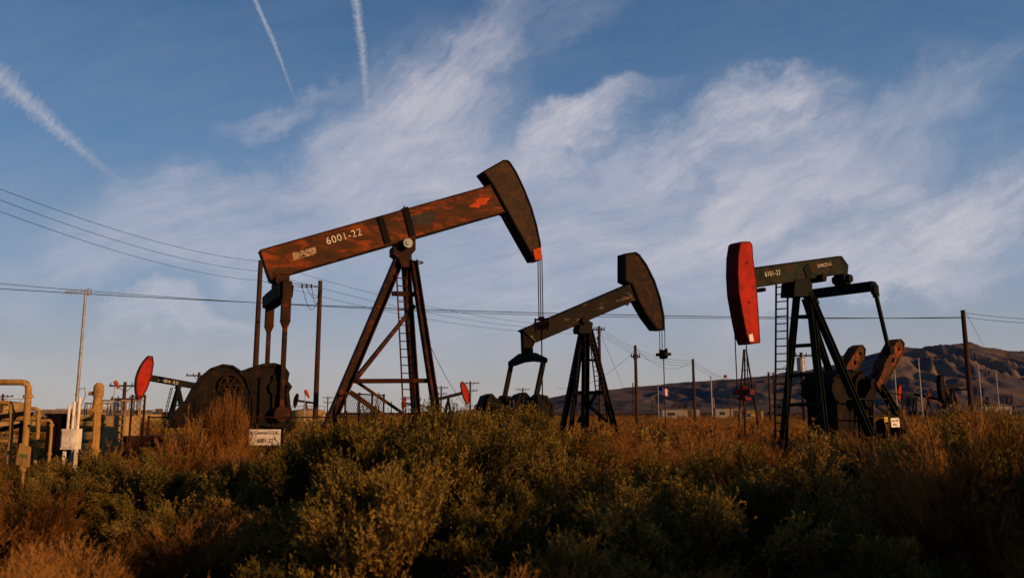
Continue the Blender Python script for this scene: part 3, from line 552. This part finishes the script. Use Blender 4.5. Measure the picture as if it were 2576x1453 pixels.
# fence
def fence(a,b,h,label,z0=.1,posts=None,diag=True):
    a=Vector(a);b=Vector(b); d=b-a; Ln=d.length; d.normalize(); mb=MB(); n=posts or max(1,round(Ln/2.2))
    for i in range(n+1): q=d*(Ln*i/n); mb.cyl(q,q+Vector((0,0,h+.04)),.024,None,8)
    for z in(h,z0): mb.cyl(Vector((0,0,z)),d*Ln+Vector((0,0,z)),.018,None,6)
    e=mb.obj('fence',"rustd",loc=a); thing(e,label,"fence","chain link fences")
    mb=MB(); st=.13; k=-h
    while k<Ln:
        for s in(1,-1):
            x0=max(k,0); x1=min(k+(h-z0),Ln)
            if x1>x0:
                z_a=z0+(x0-k); z_b=z0+(x1-k)
                if s<0: z_a=h+z0-z_a; z_b=h+z0-z_b
                mb.strut(d*x0+Vector((0,0,z_a)),d*x1+Vector((0,0,z_b)),.005,.005)
        k+=st
    mb.obj('wire_mesh','fence',e); return e
def g(u,y): p=at(u,1036,y); return (p.x,y,0)
fence(g(375,17),g(868,17),1.5,"low rusty chain link fence around the pumpjack")
fence(g(330,16.4),g(362,16.6),1.92,"narrow rusty fence gate panel",posts=1)
fence(g(868,19),g(965,21.5),2.05,"tall rusty chain link panel beside pumpjack leg",posts=3)
fence(g(868,17.0),g(872,19),1.6,"short rusty chain link fence return")
p=at(666,1099,16.85); mb=MB(); mb.box((0,0,0),(.655,.012,.325)); mb.cyl((-.3,.03,.13),(-.3,-.01,.13),.01); mb.cyl((.3,.03,.13),(.3,-.01,.13),.01); e=mb.obj('sign','whites',loc=p); thing(e,"white company well sign fixed to rusty fence","sign")
text("Chevron U.S.A.",e,(-.22,-.006,.06),(.28,-.006,.06),(0,-1,0),.07,'ltr_dark'); text("6001-22",e,(-.15,-.006,-.11),(.18,-.006,-.11),(0,-1,0),.085,'ltr_dark')
mb=MB(); mb.prism([(-.30,.06),(-.275,.05),(-.25,.06),(-.25,.085),(-.275,.075),(-.30,.085)],-.012,-.0065); mb.prism([(-.30,.10),(-.275,.09),(-.25,.10),(-.25,.125),(-.275,.115),(-.30,.125)],-.012,-.0065); mb.obj('emblem','ltr_dark',e)
mb=MB(); q=at(800,1062,16.5); mb.cyl((0,0,0),(0,0,1.25),.045,None,10); mb.cyl((0,0,1.05),(0,0,1.3),.055,None,10); o=mb.obj('marker_post','orange',loc=(q.x,16.5,0)); thing(o,"short orange marker post in the brush","marker post")
for u,v,y in((773,988,60),(294,965,60)):
    q=at(u,v,y); mb=MB(); mb.cyl((0,0,0),(0,0,q.z+.3),.04,.03,8); e=mb.obj('windsock',"galv",loc=(q.x-.15,y,0)); thing(e,"small orange windsock on thin pole","windsock")
    mb=MB(); mb.cyl((0,0,q.z+.2),(.3,0,q.z-.35),.15,.08,10,caps=False); mb.obj('sock','orange',e)
q=at(1655,968,80); mb=MB(); mb.cyl((0,0,0),(0,0,q.z),.05,.03,8); mb.cyl((0,0,q.z),(0,0,q.z+.12),.07,.02,8); e=mb.obj('flagpole','galv',loc=(q.x,80,0)); thing(e,"pale flagpole flying an american flag","flagpole")
mb=MB(); nx=10; W_,H_=.95,.75
def fp(i,j): x=i/nx*W_; return (x+.04,.06*math.sin(x*9),q.z-.15-j/13*H_-.25*x)
for j in range(13):
    for i in range(nx):
        m=2 if(j<7 and i<4) else (0 if j%2==0 else 1); mb.add([fp(i,j),fp(i+1,j),fp(i+1,j+1),fp(i,j+1)],[[0,1,2,3]],m,True)
mb.obj('flag',['flagr','flagw','flagb'],e)
def building(u0,u1,vt,y,label,wm='bld',gable=False,group="low field buildings"):
    a=at(u0,1036,y); b=at(u1,1036,y); w=b.x-a.x; h=at(u0,vt,y).z; d=w*.5
    mb=MB(); mb.box((0,d/2,h/2),(w,d,h)); e=empty('building',((a.x+b.x)/2,y,0)); thing(e,label,"building",group); mb.obj('wall',wm,e)
    mb=MB()
    mb.prism([(-w/2-.3,h+.01),(w/2+.3,h+.01),(w/2+.3,h+.15),(0,h+.15+(w*.06 if gable else .05)),(-w/2-.3,h+.15)],-.3,d+.3); mb.obj('roof','roof',e)
    n=max(2,int(w/4))
    for i in range(n):
        x=-w/2+w*(i+.5)/n; mb=MB()
        if i%3==1: mb.box((x,-.03,1.05),(1.0,.06,2.1)); mb.obj('door','tankd',e)
        else: mb.box((x,-.03,h*.55),(w/n*.4,.06,h*.3)); mb.obj('window','glass',e)
building(1665,1760,1029,180,"long low pale building on the horizon"); building(1800,1868,1027,190,"low pale building with flat roof"); building(1872,1920,1032,150,"small beige field building",'tank')
building(2150,2195,1028,170,"small brown shed before the hills",'tankd'); building(2480,2550,1020,160,"low grey building below the hills",'bld'); building(95,330,1033,150,"long low tan building near tanks",'tank'); building(340,420,1038,110,"low brown shed near the fence",'tankd'); building(2030,2070,1030,140,"small dark shed in scrub",'tankd')
def truck(u,y,label,m):
    p=at(u,1036,y); e=empty('pickup_truck',(p.x,y,0)); thing(e,label,"pickup truck","parked pickup trucks")
    mb=MB(); mb.prism([(-2.6,.5),(2.6,.5),(2.6,1.05),(1.4,1.15),(.8,1.75),(-.6,1.75),(-.8,1.1),(-2.6,1.1)],-.9,.9); mb.obj('body',m,e,.05)
    mb=MB(); mb.prism([(1.2,1.17),(.75,1.66),(-.5,1.66),(-.6,1.17)],-.92,.92); mb.obj('window','glass',e)
    for x in(-1.7,1.7):
        for w in(-.85,.85): mb=MB(); mb.cyl((x,w-.12,.38),(x,w+.12,.38),.38,None,16); mb.obj('wheel','black',e)
truck(2500,110,"pale pickup truck parked in the field",'bld'); truck(2565,120,"dark pickup truck parked in the field",'ltr_dark')

# ================================================================ ground & hills
gm,nt,b=newmat('dry_soil'); N=nt.nodes; L=nt.links; g_=N.new('ShaderNodeNewGeometry'); n1=N.new('ShaderNodeTexNoise'); n1.inputs['Scale'].default_value=.35; n1.inputs['Detail'].default_value=10; L.new(g_.outputs['Position'],n1.inputs['Vector'])
r_=N.new('ShaderNodeValToRGB'); r_.color_ramp.elements[0].position=.35; r_.color_ramp.elements[0].color=(.03,.018,.010,1); r_.color_ramp.elements[1].position=.7; r_.color_ramp.elements[1].color=(.12,.07,.035,1); L.new(n1.outputs['Fac'],r_.inputs[0]); L.new(r_.outputs[0],b.inputs['Base Color']); b.inputs['Roughness'].default_value=1; b.inputs['Specular IOR Level'].default_value=0
n2=N.new('ShaderNodeTexNoise'); n2.inputs['Scale'].default_value=9; n2.inputs['Detail'].default_value=8; L.new(g_.outputs['Position'],n2.inputs['Vector']); bp=N.new('ShaderNodeBump'); bp.inputs['Distance'].default_value=.08; L.new(n2.outputs['Fac'],bp.inputs['Height']); L.new(bp.outputs[0],b.inputs['Normal'])
mb=MB(); mb.add([(-30000,-300,0),(30000,-300,0),(30000,40000,0),(-30000,40000,0)],[[0,1,2,3]]); o=mb.obj('ground',gm); o['kind']='structure'
hm,nt,b=newmat('hazy_lit_hill_grass'); N=nt.nodes; L=nt.links; g_=N.new('ShaderNodeNewGeometry'); n1=N.new('ShaderNodeTexNoise'); n1.inputs['Scale'].default_value=.0045; n1.inputs['Detail'].default_value=9; L.new(g_.outputs['Position'],n1.inputs['Vector'])
r_=N.new('ShaderNodeValToRGB'); r_.color_ramp.elements[0].position=.38; r_.color_ramp.elements[0].color=(.066,.060,.072,1); r_.color_ramp.elements[1].position=.62; r_.color_ramp.elements[1].color=(.15,.105,.078,1); L.new(n1.outputs['Fac'],r_.inputs[0]); L.new(r_.outputs[0],b.inputs['Base Color']); b.inputs['Roughness'].default_value=1; b.inputs['Specular IOR Level'].default_value=0  # bluish haze and golden lit slopes tinted into the dry grass colour
HU=[1180,1370,1450,1600,1700,1800,1900,2000,2080,2150,2200,2250,2300,2380,2430,2470,2520,2576,2700,2900]
HV=[1030,1002,988,974,966,958,949,937,922,909,892,880,876,869,871,878,886,891,902,917]
nx,ny=340,100; mb=MB(); vs=[]
for j in range(ny+1):
    y=2400+ j/ny*3600
    for i in range(nx+1):
        u=1150+(2950-1150)*i/nx; x=(u-CX)/FP/.99*y
        hv=np.interp(u,HU,HV); H=(1036-hv)/FP*y*1.02
        t=(y-2400)/2600; ramp=t*t*(3-2*t) if t<1 else max(0,1-(t-1)*2.4)
        nz=noise.fractal(Vector((x,y,0))*.003,1,2,6); rd=1-abs(noise.noise(Vector((x*.0042+y*.0014,y*.0012,3))))*2; rd2=1-abs(noise.noise(Vector((x*.010-y*.002,y*.003,7))))*2
        z=H*ramp*(1+.07*nz) + H*(.36*(rd-.75)+.12*(rd2-.6))*ramp*(1-ramp*.97)*3
        vs.append((x,y,max(z,-5)))
fs=[[j*(nx+1)+i,j*(nx+1)+i+1,(j+1)*(nx+1)+i+1,(j+1)*(nx+1)+i] for j in range(ny) for i in range(nx)]
mb.add(vs,fs,0,True); o=mb.obj('hills',hm); o['kind']='structure'

# ================================================================ vegetation
def quadmesh(name,V,midx,mats):
    n=len(V)//4; me=bpy.data.meshes.new(name); me.vertices.add(len(V)); me.vertices.foreach_set('co',V.astype(np.float32).ravel())
    me.loops.add(len(V)); me.loops.foreach_set('vertex_index',np.arange(len(V),dtype=np.int32)); me.polygons.add(n)
    me.polygons.foreach_set('loop_start',np.arange(0,4*n,4,dtype=np.int32)); 
    try: me.polygons.foreach_set('loop_total',np.full(n,4,dtype=np.int32))
    except Exception: pass
    for m in mats: me.materials.append(M[m])
    me.polygons.foreach_set('material_index',midx.astype(np.int32)); me.update(); me.validate(); return me
def nrm(a): return a/np.maximum(np.linalg.norm(a,axis=-1,keepdims=True),1e-6)
def bush_arrays(rng,lobes,ppl,twigs,leaves,ll,lw,dry,lr=.145,tmin=.72,spread=.55):
    lt=rng.uniform(0,2*np.pi,lobes); lp=np.arccos(rng.uniform(.05,1,lobes)); lrad=rng.uniform(.55,.95,lobes)
    LC=np.stack([np.cos(lt)*np.sin(lp)*lrad*.80,np.sin(lt)*np.sin(lp)*lrad*.80,np.cos(lp)**.8*lrad*.86+.08],1)
    plumes=lobes*ppl; C=np.repeat(LC,ppl,0); out=nrm(C*np.array([1,1,.7])+np.array([0,0,.55]))
    end=C+nrm(rng.normal(0,spread,(plumes,3))+out*.8)*lr*rng.uniform(.3,1.15,(plumes,1)); end[:,2]=np.maximum(end[:,2],.05)
    base=rng.normal(0,.06,(plumes,3)); base[:,2]=0
    ctl=base*.5+C*np.array([.62,.62,.66])
    def bez(t): t=t[...,None]; return ((1-t)**2)*base[:,None]+2*t*(1-t)*ctl[:,None]+t*t*end[:,None]
    def tan(t): t=t[...,None]; return nrm(2*(1-t)*(ctl-base)[:,None]+2*t*(end-ctl)[:,None])
    V=[];Mi=[]
    ts=np.linspace(0,1,5)[None].repeat(plumes,0); P=bez(ts); sd=nrm(rng.normal(0,1,(plumes,1,3)))*.004
    for k in range(4):
        a=P[:,k]-sd[:,0];b=P[:,k]+sd[:,0];c=P[:,k+1]+sd[:,0]*.7;d=P[:,k+1]-sd[:,0]*.7
        V.append(np.stack([a,b,c,d],1).reshape(-1,3)); Mi.append(np.ones(plumes))
    t=rng.uniform(tmin,1,(plumes,twigs)); O=bez(t); D=nrm(tan(t)*.9+rng.normal(0,.36,(plumes,twigs,3))+np.array([0,0,.5])); Ln=rng.uniform(.05,.13,(plumes,twigs,1))*(1.6 if dry else 1)
    O=O.reshape(-1,3);D=D.reshape(-1,3);Ln=Ln.reshape(-1,1); sd=nrm(np.cross(D,rng.normal(0,1,D.shape)))*.002
    E=O+D*Ln; V.append(np.stack([O-sd,O+sd,E+sd*.5,E-sd*.5],1).reshape(-1,3)); Mi.append(np.full(len(O),1 if not dry else 0))
    s=rng.uniform(.1,1.05,(len(O),leaves,1)); LO=(O[:,None]+D[:,None]*Ln[:,None]*s).reshape(-1,3)
    LD=nrm((D[:,None]*.9+rng.normal(0,.42 if not dry else .3,(len(O),leaves,3))).reshape(-1,3)); ls=rng.uniform(.6,1.3,(len(LO),1))
    sd=nrm(np.cross(LD,rng.normal(0,1,LD.shape)))*lw*ls*.5; T=LO+LD*ll*ls; mid=LO+LD*ll*ls*.5
    V.append(np.stack([LO,mid+sd,T,mid-sd],1).reshape(-1,3)); Mi.append(np.zeros(len(LO)))
    return np.concatenate(V),np.concatenate(Mi)
GREEN=[];DRY=[]
for k in range(5):
    V,Mi=bush_arrays(np.random.default_rng(100+k),34,13,10,9,.027,.0085,False); GREEN.append(quadmesh('saltbush',V,Mi,['leaf','stem']))
for k in range(3):
    V,Mi=bush_arrays(np.random.default_rng(200+k),30,11,13,7,.045,.004,True,.24,.40,.8); DRY.append(quadmesh('dry_brush',V,Mi,['dry','stem']))
VU=[-200,0,100,230,330,400,470,540,730,780,900,1000,1100,1200,1300,1370,1450,1600,1900,2050,2200,2300,2370,2576,2800]
VV=[1185,1175,1145,1140,1110,1090,1095,1128,1128,1064,1042,1020,1014,1034,1030,1040,1066,1074,1084,1086,1106,1100,1042,1020,1016]
def put(x,y,h,wd,dry,rz=None):
    me=random.choice(DRY if dry else GREEN); o=bpy.data.objects.new('dry_brush' if dry else 'saltbush',me); COL.objects.link(o); o.location=(x,y,-.03); o.rotation_euler=(random.uniform(-.12,.12),random.uniform(-.12,.12),random.uniform(0,6.28)); o.scale=(wd,wd*random.uniform(.9,1.1),h)
    if dry: thing(o,"dry russet brush with fine brittle twigs","shrub","dry brush shrubs")
    else: thing(o,"olive green saltbush with feathery upright sprigs","shrub","saltbush shrubs")
def dryness(u,y):
    if u<600 and y<9: return .75
    if u<760 and y>=13: return .45
    if u<600: return .3
    if u>1480 and y>8.5: return .6
    if u>1480: return .3
    if u>1250: return .2
    return .06
cnt=0; y=4.6
while y<17.2:
    st=1.05+.03*y; x=-.70*y-.6
    while x<.70*y+.6:
        px=x+random.uniform(-.42,.42)*st; py=y+random.uniform(-.42,.42)*st
        u=CX+px/py*FP; vt=np.interp(u,VU,VV); hmax=CAMH-(vt-1036)/FP*py
        mound=max(0,1-abs(u-1080)/420)
        if py>13: h=hmax*random.choice((.78,.9,1.0,1.08))
        elif py>7.5: h=hmax*random.uniform(.5+.25*mound,1.04)
        else: h=min(hmax,(.45+.09*py)*(1+.15*mound))*random.uniform(.5,1.2)
        h=max(.35,min(h,2.0)); wd=h*random.uniform(1.05,1.3) if h<1.0 else random.uniform(1.1,1.55)
        if cnt<250: put(px,py,h,wd,random.random()<dryness(u,py)); cnt+=1
        x+=st*1.05
    y+=st*.95
print('bushes',cnt)
p=at(592,990,16.3); put(p.x,16.3,1.98,.8,True)
p=at(540,1040,16.2); put(p.x,16.2,1.6,.9,True); p=at(470,1055,16); put(p.x,16,1.55,1.1,True)
for u,v,y in((1075,1012,11),(960,1024,10.5),(1180,1026,12),(1260,1034,13),(1340,1034,14),(860,1050,11),(1120,1030,9),(1000,1050,8.5),(2480,1026,9.5),(2560,1030,8.5),(2400,1056,10),(2520,1050,7.5),(2290,1095,13),(2130,1085,15)):
    p=at(u,v,y); put(p.x,y,p.z,1.6,False)
for x,y,h in((4.5,3.5,2.0),(5.6,2.8,2.4),(5.9,4.3,2.3),(7.0,3.6,2.7),(7.2,2.0,2.6),(8.4,2.8,2.8),(4.2,2.0,2.2),(9.8,7.2,2.2),(10.6,5.8,2.5),(8.6,4.9,2.5),(4.9,4.6,1.9),(7.1,5.2,2.4)):  # tall shrubs added out of view to shade the lower right
    put(x,y,h,h*.85,False)
def scrub():
    rng=np.random.default_rng(5); V0,M0=bush_arrays(rng,9,4,5,5,.09,.035,False,.25,.4); V1,M1=bush_arrays(rng,9,4,5,5,.12,.016,True,.28,.3)
    Vs=[];Ms=[]; n=0; feet=[(e1.location,e1.rotation_euler.z),(e2.location,e2.rotation_euler.z),(e3.location,e3.rotation_euler.z)]
    while n<2600:
        y=17.5+ (rng.random()**1.7)*150; x=rng.uniform(-.72,.72)*y; ok=True
        for l,yw in feet:
            dx,dy=x-l.x,y-l.y; a=dx*math.cos(yw)+dy*math.sin(yw); b=-dx*math.sin(yw)+dy*math.cos(yw)
            if -7.2<a<3.6 and abs(b)<1.6: ok=False
        if not ok: continue
        u=CX+x/y*FP
        if y<40 and u<420: h=rng.uniform(.3,.6)
        else: h=rng.uniform(.6,1.25)
        if y<19.5: h=min(h,CAMH-(np.interp(u,VU,VV)-1036)/FP*y)
        h=max(h,.3); dry=rng.random()<(.8 if u>1450 else .45); V,Mm=(V1,M1) if dry else (V0,M0); a=rng.uniform(0,6.28); c,s=math.cos(a),math.sin(a)
        w=h*rng.uniform(1,1.5); Q=V*np.array([w,w,h]); Q=np.stack([Q[:,0]*c-Q[:,1]*s+x,Q[:,0]*s+Q[:,1]*c+y,Q[:,2]],1); Vs.append(Q); Ms.append(np.where(Mm==1,2,1 if dry else 0)); n+=1
    me=quadmesh('distant_scrub',np.concatenate(Vs),np.concatenate(Ms),['leaf','dry','stem']); o=bpy.data.objects.new('distant_scrub',me); COL.objects.link(o); o['kind']='stuff'; o['label']="dry low scrub covering the oil field flat"
scrub()
# ================================================================ contrails
cm=bpy.data.materials.new('contrail_glow'); cm.use_nodes=True; nt=cm.node_tree; N=nt.nodes; L=nt.links; N.clear()
o_=N.new('ShaderNodeOutputMaterial'); em=N.new('ShaderNodeEmission'); em.inputs[0].default_value=(.74,.75,.84,1); em.inputs[1].default_value=.60; tr=N.new('ShaderNodeBsdfTransparent'); mx=N.new('ShaderNodeMixShader')  # emission stands in for sunlight on the trail
uv=N.new('ShaderNodeUVMap'); sp=N.new('ShaderNodeSeparateXYZ'); L.new(uv.outputs[0],sp.inputs[0])
nn=N.new('ShaderNodeTexNoise'); nn.inputs['Scale'].default_value=1; nn.inputs['Detail'].default_value=7; nn.inputs['Roughness'].default_value=.7; mp=N.new('ShaderNodeMapping'); mp.inputs['Scale'].default_value=(2.6,34,1); L.new(uv.outputs[0],mp.inputs[0]); L.new(mp.outputs[0],nn.inputs[0])
def mth(op,a,b_=None,c=None,clamp=False):
    m=N.new('ShaderNodeMath'); m.operation=op; m.use_clamp=clamp
    for i,x in enumerate((a,b_,c)):
        if x is None: continue
        if isinstance(x,(int,float)): m.inputs[i].default_value=x
        else: L.new(x,m.inputs[i])
    return m.outputs[0]
ac=mth('ABSOLUTE',mth('MULTIPLY_ADD',sp.outputs[0],2,-1)); ac=mth('SUBTRACT',1,ac); ac=mth('MULTIPLY_ADD',nn.outputs['Fac'],1.7,mth('ADD',ac,-1.15)); ac=mth('MULTIPLY',ac,1.3,None,True)
fade=mth('MULTIPLY',mth('SUBTRACT',1,sp.outputs[1]),2.0,None,True); al=mth('MULTIPLY',mth('MULTIPLY',ac,fade),.72)
L.new(al,mx.inputs[0]); L.new(tr.outputs[0],mx.inputs[1]); L.new(em.outputs[0],mx.inputs[2]); L.new(mx.outputs[0],o_.inputs[0])
def contrail(pts,label,wk=1.5):
    P=[];n=len(pts)
    for i in range(n-1):
        for k in range(8):
            t=k/8; P.append([pts[i][j]*(1-t)+pts[i+1][j]*t for j in range(3)])
    P.append(pts[-1]); me=bpy.data.meshes.new('contrail'); vs=[];uvs=[]
    for i,(u,v,w) in enumerate(P):
        a=P[min(i+1,len(P)-1)];b=P[max(i-1,0)]; du,dv=a[0]-b[0],a[1]-b[1]; l=math.hypot(du,dv); nu,nv=-dv/l,du/l
        w*=wk
        vs+=[atz(u-nu*w,v-nv*w,2500),atz(u+nu*w,v+nv*w,2500)]; uvs+=[(0,i/(len(P)-1)),(1,i/(len(P)-1))]
    fs=[(2*i,2*i+1,2*i+3,2*i+2) for i in range(len(P)-1)]; me.from_pydata(vs,[],fs); ul=me.uv_layers.new()
    for lp in me.loops: ul.data[lp.index].uv=uvs[lp.vertex_index]
    me.materials.append(cm); o=bpy.data.objects.new('contrail',me); COL.objects.link(o); thing(o,label,"contrail","aircraft contrails")
contrail([(-60,150,44),(0,195,38),(60,245,27),(130,312,21),(200,372,16),(260,422,13),(335,482,9)],"broad puffy white contrail fading in blue sky",1.6)
contrail([(625,-40,9),(650,20,9),(690,110,8),(720,190,6),(755,285,4)],"thin straight white contrail high in sky",1.2)
contrail([(890,-40,16),(900,40,15),(912,130,13),(920,230,11),(932,360,7)],"wavy white contrail descending through thin cloud",1.35)
# ================================================================ sky / sun
AZ=55; EL=12
wd=bpy.data.worlds.new("World"); S.world=wd; wd.use_nodes=True; nt=wd.node_tree; N=nt.nodes; L=nt.links; bg=N['Background']
BS=.075
sky=N.new('ShaderNodeTexSky'); sky.sky_type='NISHITA'; sky.sun_disc=False; sky.sun_elevation=R(EL); sky.sun_rotation=R(180-AZ); sky.air_density=1.0; sky.dust_density=.6; sky.ozone_density=2.0
tc=N.new('ShaderNodeTexCoord'); rot=N.new('ShaderNodeMapping'); rot.inputs['Rotation'].default_value=(-PITCH,0,0); L.new(tc.outputs['Generated'],rot.inputs[0]); sp=N.new('ShaderNodeSeparateXYZ'); L.new(rot.outputs[0],sp.inputs[0])
sw=N.new('ShaderNodeSeparateXYZ'); L.new(tc.outputs['Generated'],sw.inputs[0])
hz=N.new('ShaderNodeValToRGB'); el=hz.color_ramp.elements; L.new(mth('MULTIPLY',sw.outputs[2],1.6,None,True),hz.inputs[0])
stops=[(0,(.44,.385,.36)),(.05,(.375,.36,.375)),(.15,(.235,.31,.42)),(.30,(.105,.21,.37)),(.50,(.034,.110,.245)),(.62,(.018,.062,.16))]
el[0].position=0; el[0].color=c4([x/BS/8 for x in stops[0][1]]); el[1].position=.99; el[1].color=c4([x/BS/8 for x in stops[-1][1]])
for z,cx in stops[1:-1]: e_=el.new(z*1.6); e_.color=c4([x/BS/8 for x in cx])
hs=N.new('ShaderNodeVectorMath'); hs.operation='SCALE'; L.new(hz.outputs[0],hs.inputs[0]); hs.inputs['Scale'].default_value=8
yy=mth('MAXIMUM',sp.outputs[1],.08); cb_=N.new('ShaderNodeCombineXYZ'); L.new(mth('DIVIDE',sp.outputs[0],yy),cb_.inputs[0]); L.new(mth('DIVIDE',sp.outputs[2],yy),cb_.inputs[1]); base=cb_.outputs[0]
wn=N.new('ShaderNodeTexNoise'); wn.inputs['Scale'].default_value=4.5; wn.inputs['Detail'].default_value=7; wn.inputs['Roughness'].default_value=.6; L.new(base,wn.inputs[0])
vm=N.new('ShaderNodeVectorMath'); vm.operation='SUBTRACT'; L.new(wn.outputs['Color'],vm.inputs[0]); vm.inputs[1].default_value=(.5,.5,.5)
def warp(k):
    a=N.new('ShaderNodeVectorMath'); a.operation='SCALE'; L.new(vm.outputs[0],a.inputs[0]); a.inputs['Scale'].default_value=k
    b=N.new('ShaderNodeVectorMath'); L.new(base,b.inputs[0]); L.new(a.outputs[0],b.inputs[1]); return b.outputs[0]
warped=warp(.26); warped2=warp(.13); warped3=warp(.05)
def streak1(src,ang,sx,sy,det,ro,lo,hi):
    m=N.new('ShaderNodeMapping'); m.vector_type='TEXTURE'; m.inputs['Rotation'].default_value=(0,0,R(ang)); m.inputs['Scale'].default_value=(1/sx,1/sy,1); L.new(src,m.inputs[0])
    n=N.new('ShaderNodeTexNoise'); n.inputs['Scale'].default_value=1; n.inputs['Detail'].default_value=det; n.inputs['Roughness'].default_value=ro; L.new(m.outputs[0],n.inputs[0])
    r=N.new('ShaderNodeMapRange'); r.inputs['From Min'].default_value=lo; r.inputs['From Max'].default_value=hi; L.new(n.outputs['Fac'],r.inputs['Value']); return r.outputs[0]
def streak(ang,sx,sy,lo=.32,hi=.68):
    a=streak1(warped2,ang,sx,sy,10,.7,lo,hi); b=streak1(warped3,ang+6,sx*1.6,sy*4.5,8,.7,.30,.70)
    c=mth('MULTIPLY',a,mth('MULTIPLY_ADD',b,.95,.5)); return c
SA=streak(25,5,13); SB=streak(42,5,12); SC=streak(9,4,10,.22,.72)
blobs=[(1080,300,300,190,50,.95,1),(1190,130,300,95,52,.65,1),(930,390,280,85,15,.6,0),(1450,335,230,60,28,1.9,0),(1330,90,330,70,35,.3,0),(1910,300,280,90,22,1.5,0),(1650,420,350,70,15,.6,0),(2080,430,300,110,40,.8,1),(2400,500,340,95,22,1.2,0),(1900,570,480,75,18,1.05,0),(1450,610,450,95,12,.8,2),(480,500,380,110,5,.5,2),(430,810,190,40,0,.8,2),(900,560,700,160,5,.55,2),(2400,250,240,80,40,.35,1),(2250,640,480,95,25,1.0,0),(720,300,170,35,10,.35,2),(1150,430,480,120,8,.55,2),(1700,720,1000,110,5,.5,2),(400,640,700,90,3,.4,2),(1750,480,900,220,10,.34,2),(600,900,1400,90,2,.25,2),(1950,430,420,60,32,.7,0),(2300,700,420,40,14,.5,0)]
sums=[None,None,None]
for u,v,a,b_,an,am,k in blobs:
    m=N.new('ShaderNodeMapping'); m.vector_type='TEXTURE'; m.inputs['Location'].default_value=((u-CX)/FP,(CY-v)/FP,0); m.inputs['Rotation'].default_value=(0,0,R(an)); m.inputs['Scale'].default_value=(a*1.25/FP,b_*1.35/FP,1); L.new(warped,m.inputs[0])
    ln=N.new('ShaderNodeVectorMath'); ln.operation='LENGTH'; L.new(m.outputs[0],ln.inputs[0]); r=N.new('ShaderNodeMapRange'); r.interpolation_type='SMOOTHSTEP'; r.inputs['From Min'].default_value=.0; r.inputs['From Max'].default_value=1; r.inputs['To Min'].default_value=am; r.inputs['To Max'].default_value=0; L.new(ln.outputs['Value'],r.inputs['Value'])
    sums[k]=r.outputs[0] if sums[k] is None else mth('ADD',sums[k],r.outputs[0])
tot=None
for s_,st in zip(sums,(SA,SB,SC)):
    x=mth('MULTIPLY',s_,mth('MULTIPLY_ADD',st,1.0,.06)); tot=x if tot is None else mth('ADD',tot,x)
veil=mth('MULTIPLY',SC,.06); tot=mth('ADD',tot,veil)
tot=mth('DIVIDE',mth('MULTIPLY',tot,1.25),mth('MULTIPLY_ADD',tot,.65,1.0)); tot=mth('MINIMUM',tot,.92)
front=mth('GREATER_THAN',sp.outputs[1],.1); tot=mth('MULTIPLY',tot,front)
tint=N.new('ShaderNodeMixRGB'); tint.blend_type='MULTIPLY'; tint.inputs[0].default_value=1; tint.inputs[2].default_value=(1.0,1.3,1.8,1); L.new(sky.outputs[0],tint.inputs[1])
mixh=N.new('ShaderNodeMixRGB'); mixh.inputs[0].default_value=.87; L.new(tint.outputs[0],mixh.inputs[1]); L.new(hs.outputs[0],mixh.inputs[2])
cc_=N.new('ShaderNodeMixRGB'); L.new(tot,cc_.inputs[0]); L.new(mixh.outputs[0],cc_.inputs[1]); cc_.inputs[2].default_value=(.56/BS,.54/BS,.60/BS,1)
L.new(cc_.outputs[0],bg.inputs[0]); bg.inputs[1].default_value=BS
sl=bpy.data.lights.new('sun','SUN'); sl.energy=5.0; sl.angle=R(.5); sl.color=(1,.55,.22); so=bpy.data.objects.new('sun',sl); COL.objects.link(so)
tv=Vector((math.sin(R(AZ))*math.cos(R(EL)),-math.cos(R(AZ))*math.cos(R(EL)),math.sin(R(EL)))); so.rotation_euler=tv.to_track_quat('Z','Y').to_euler(); so.location=(30,-20,30)
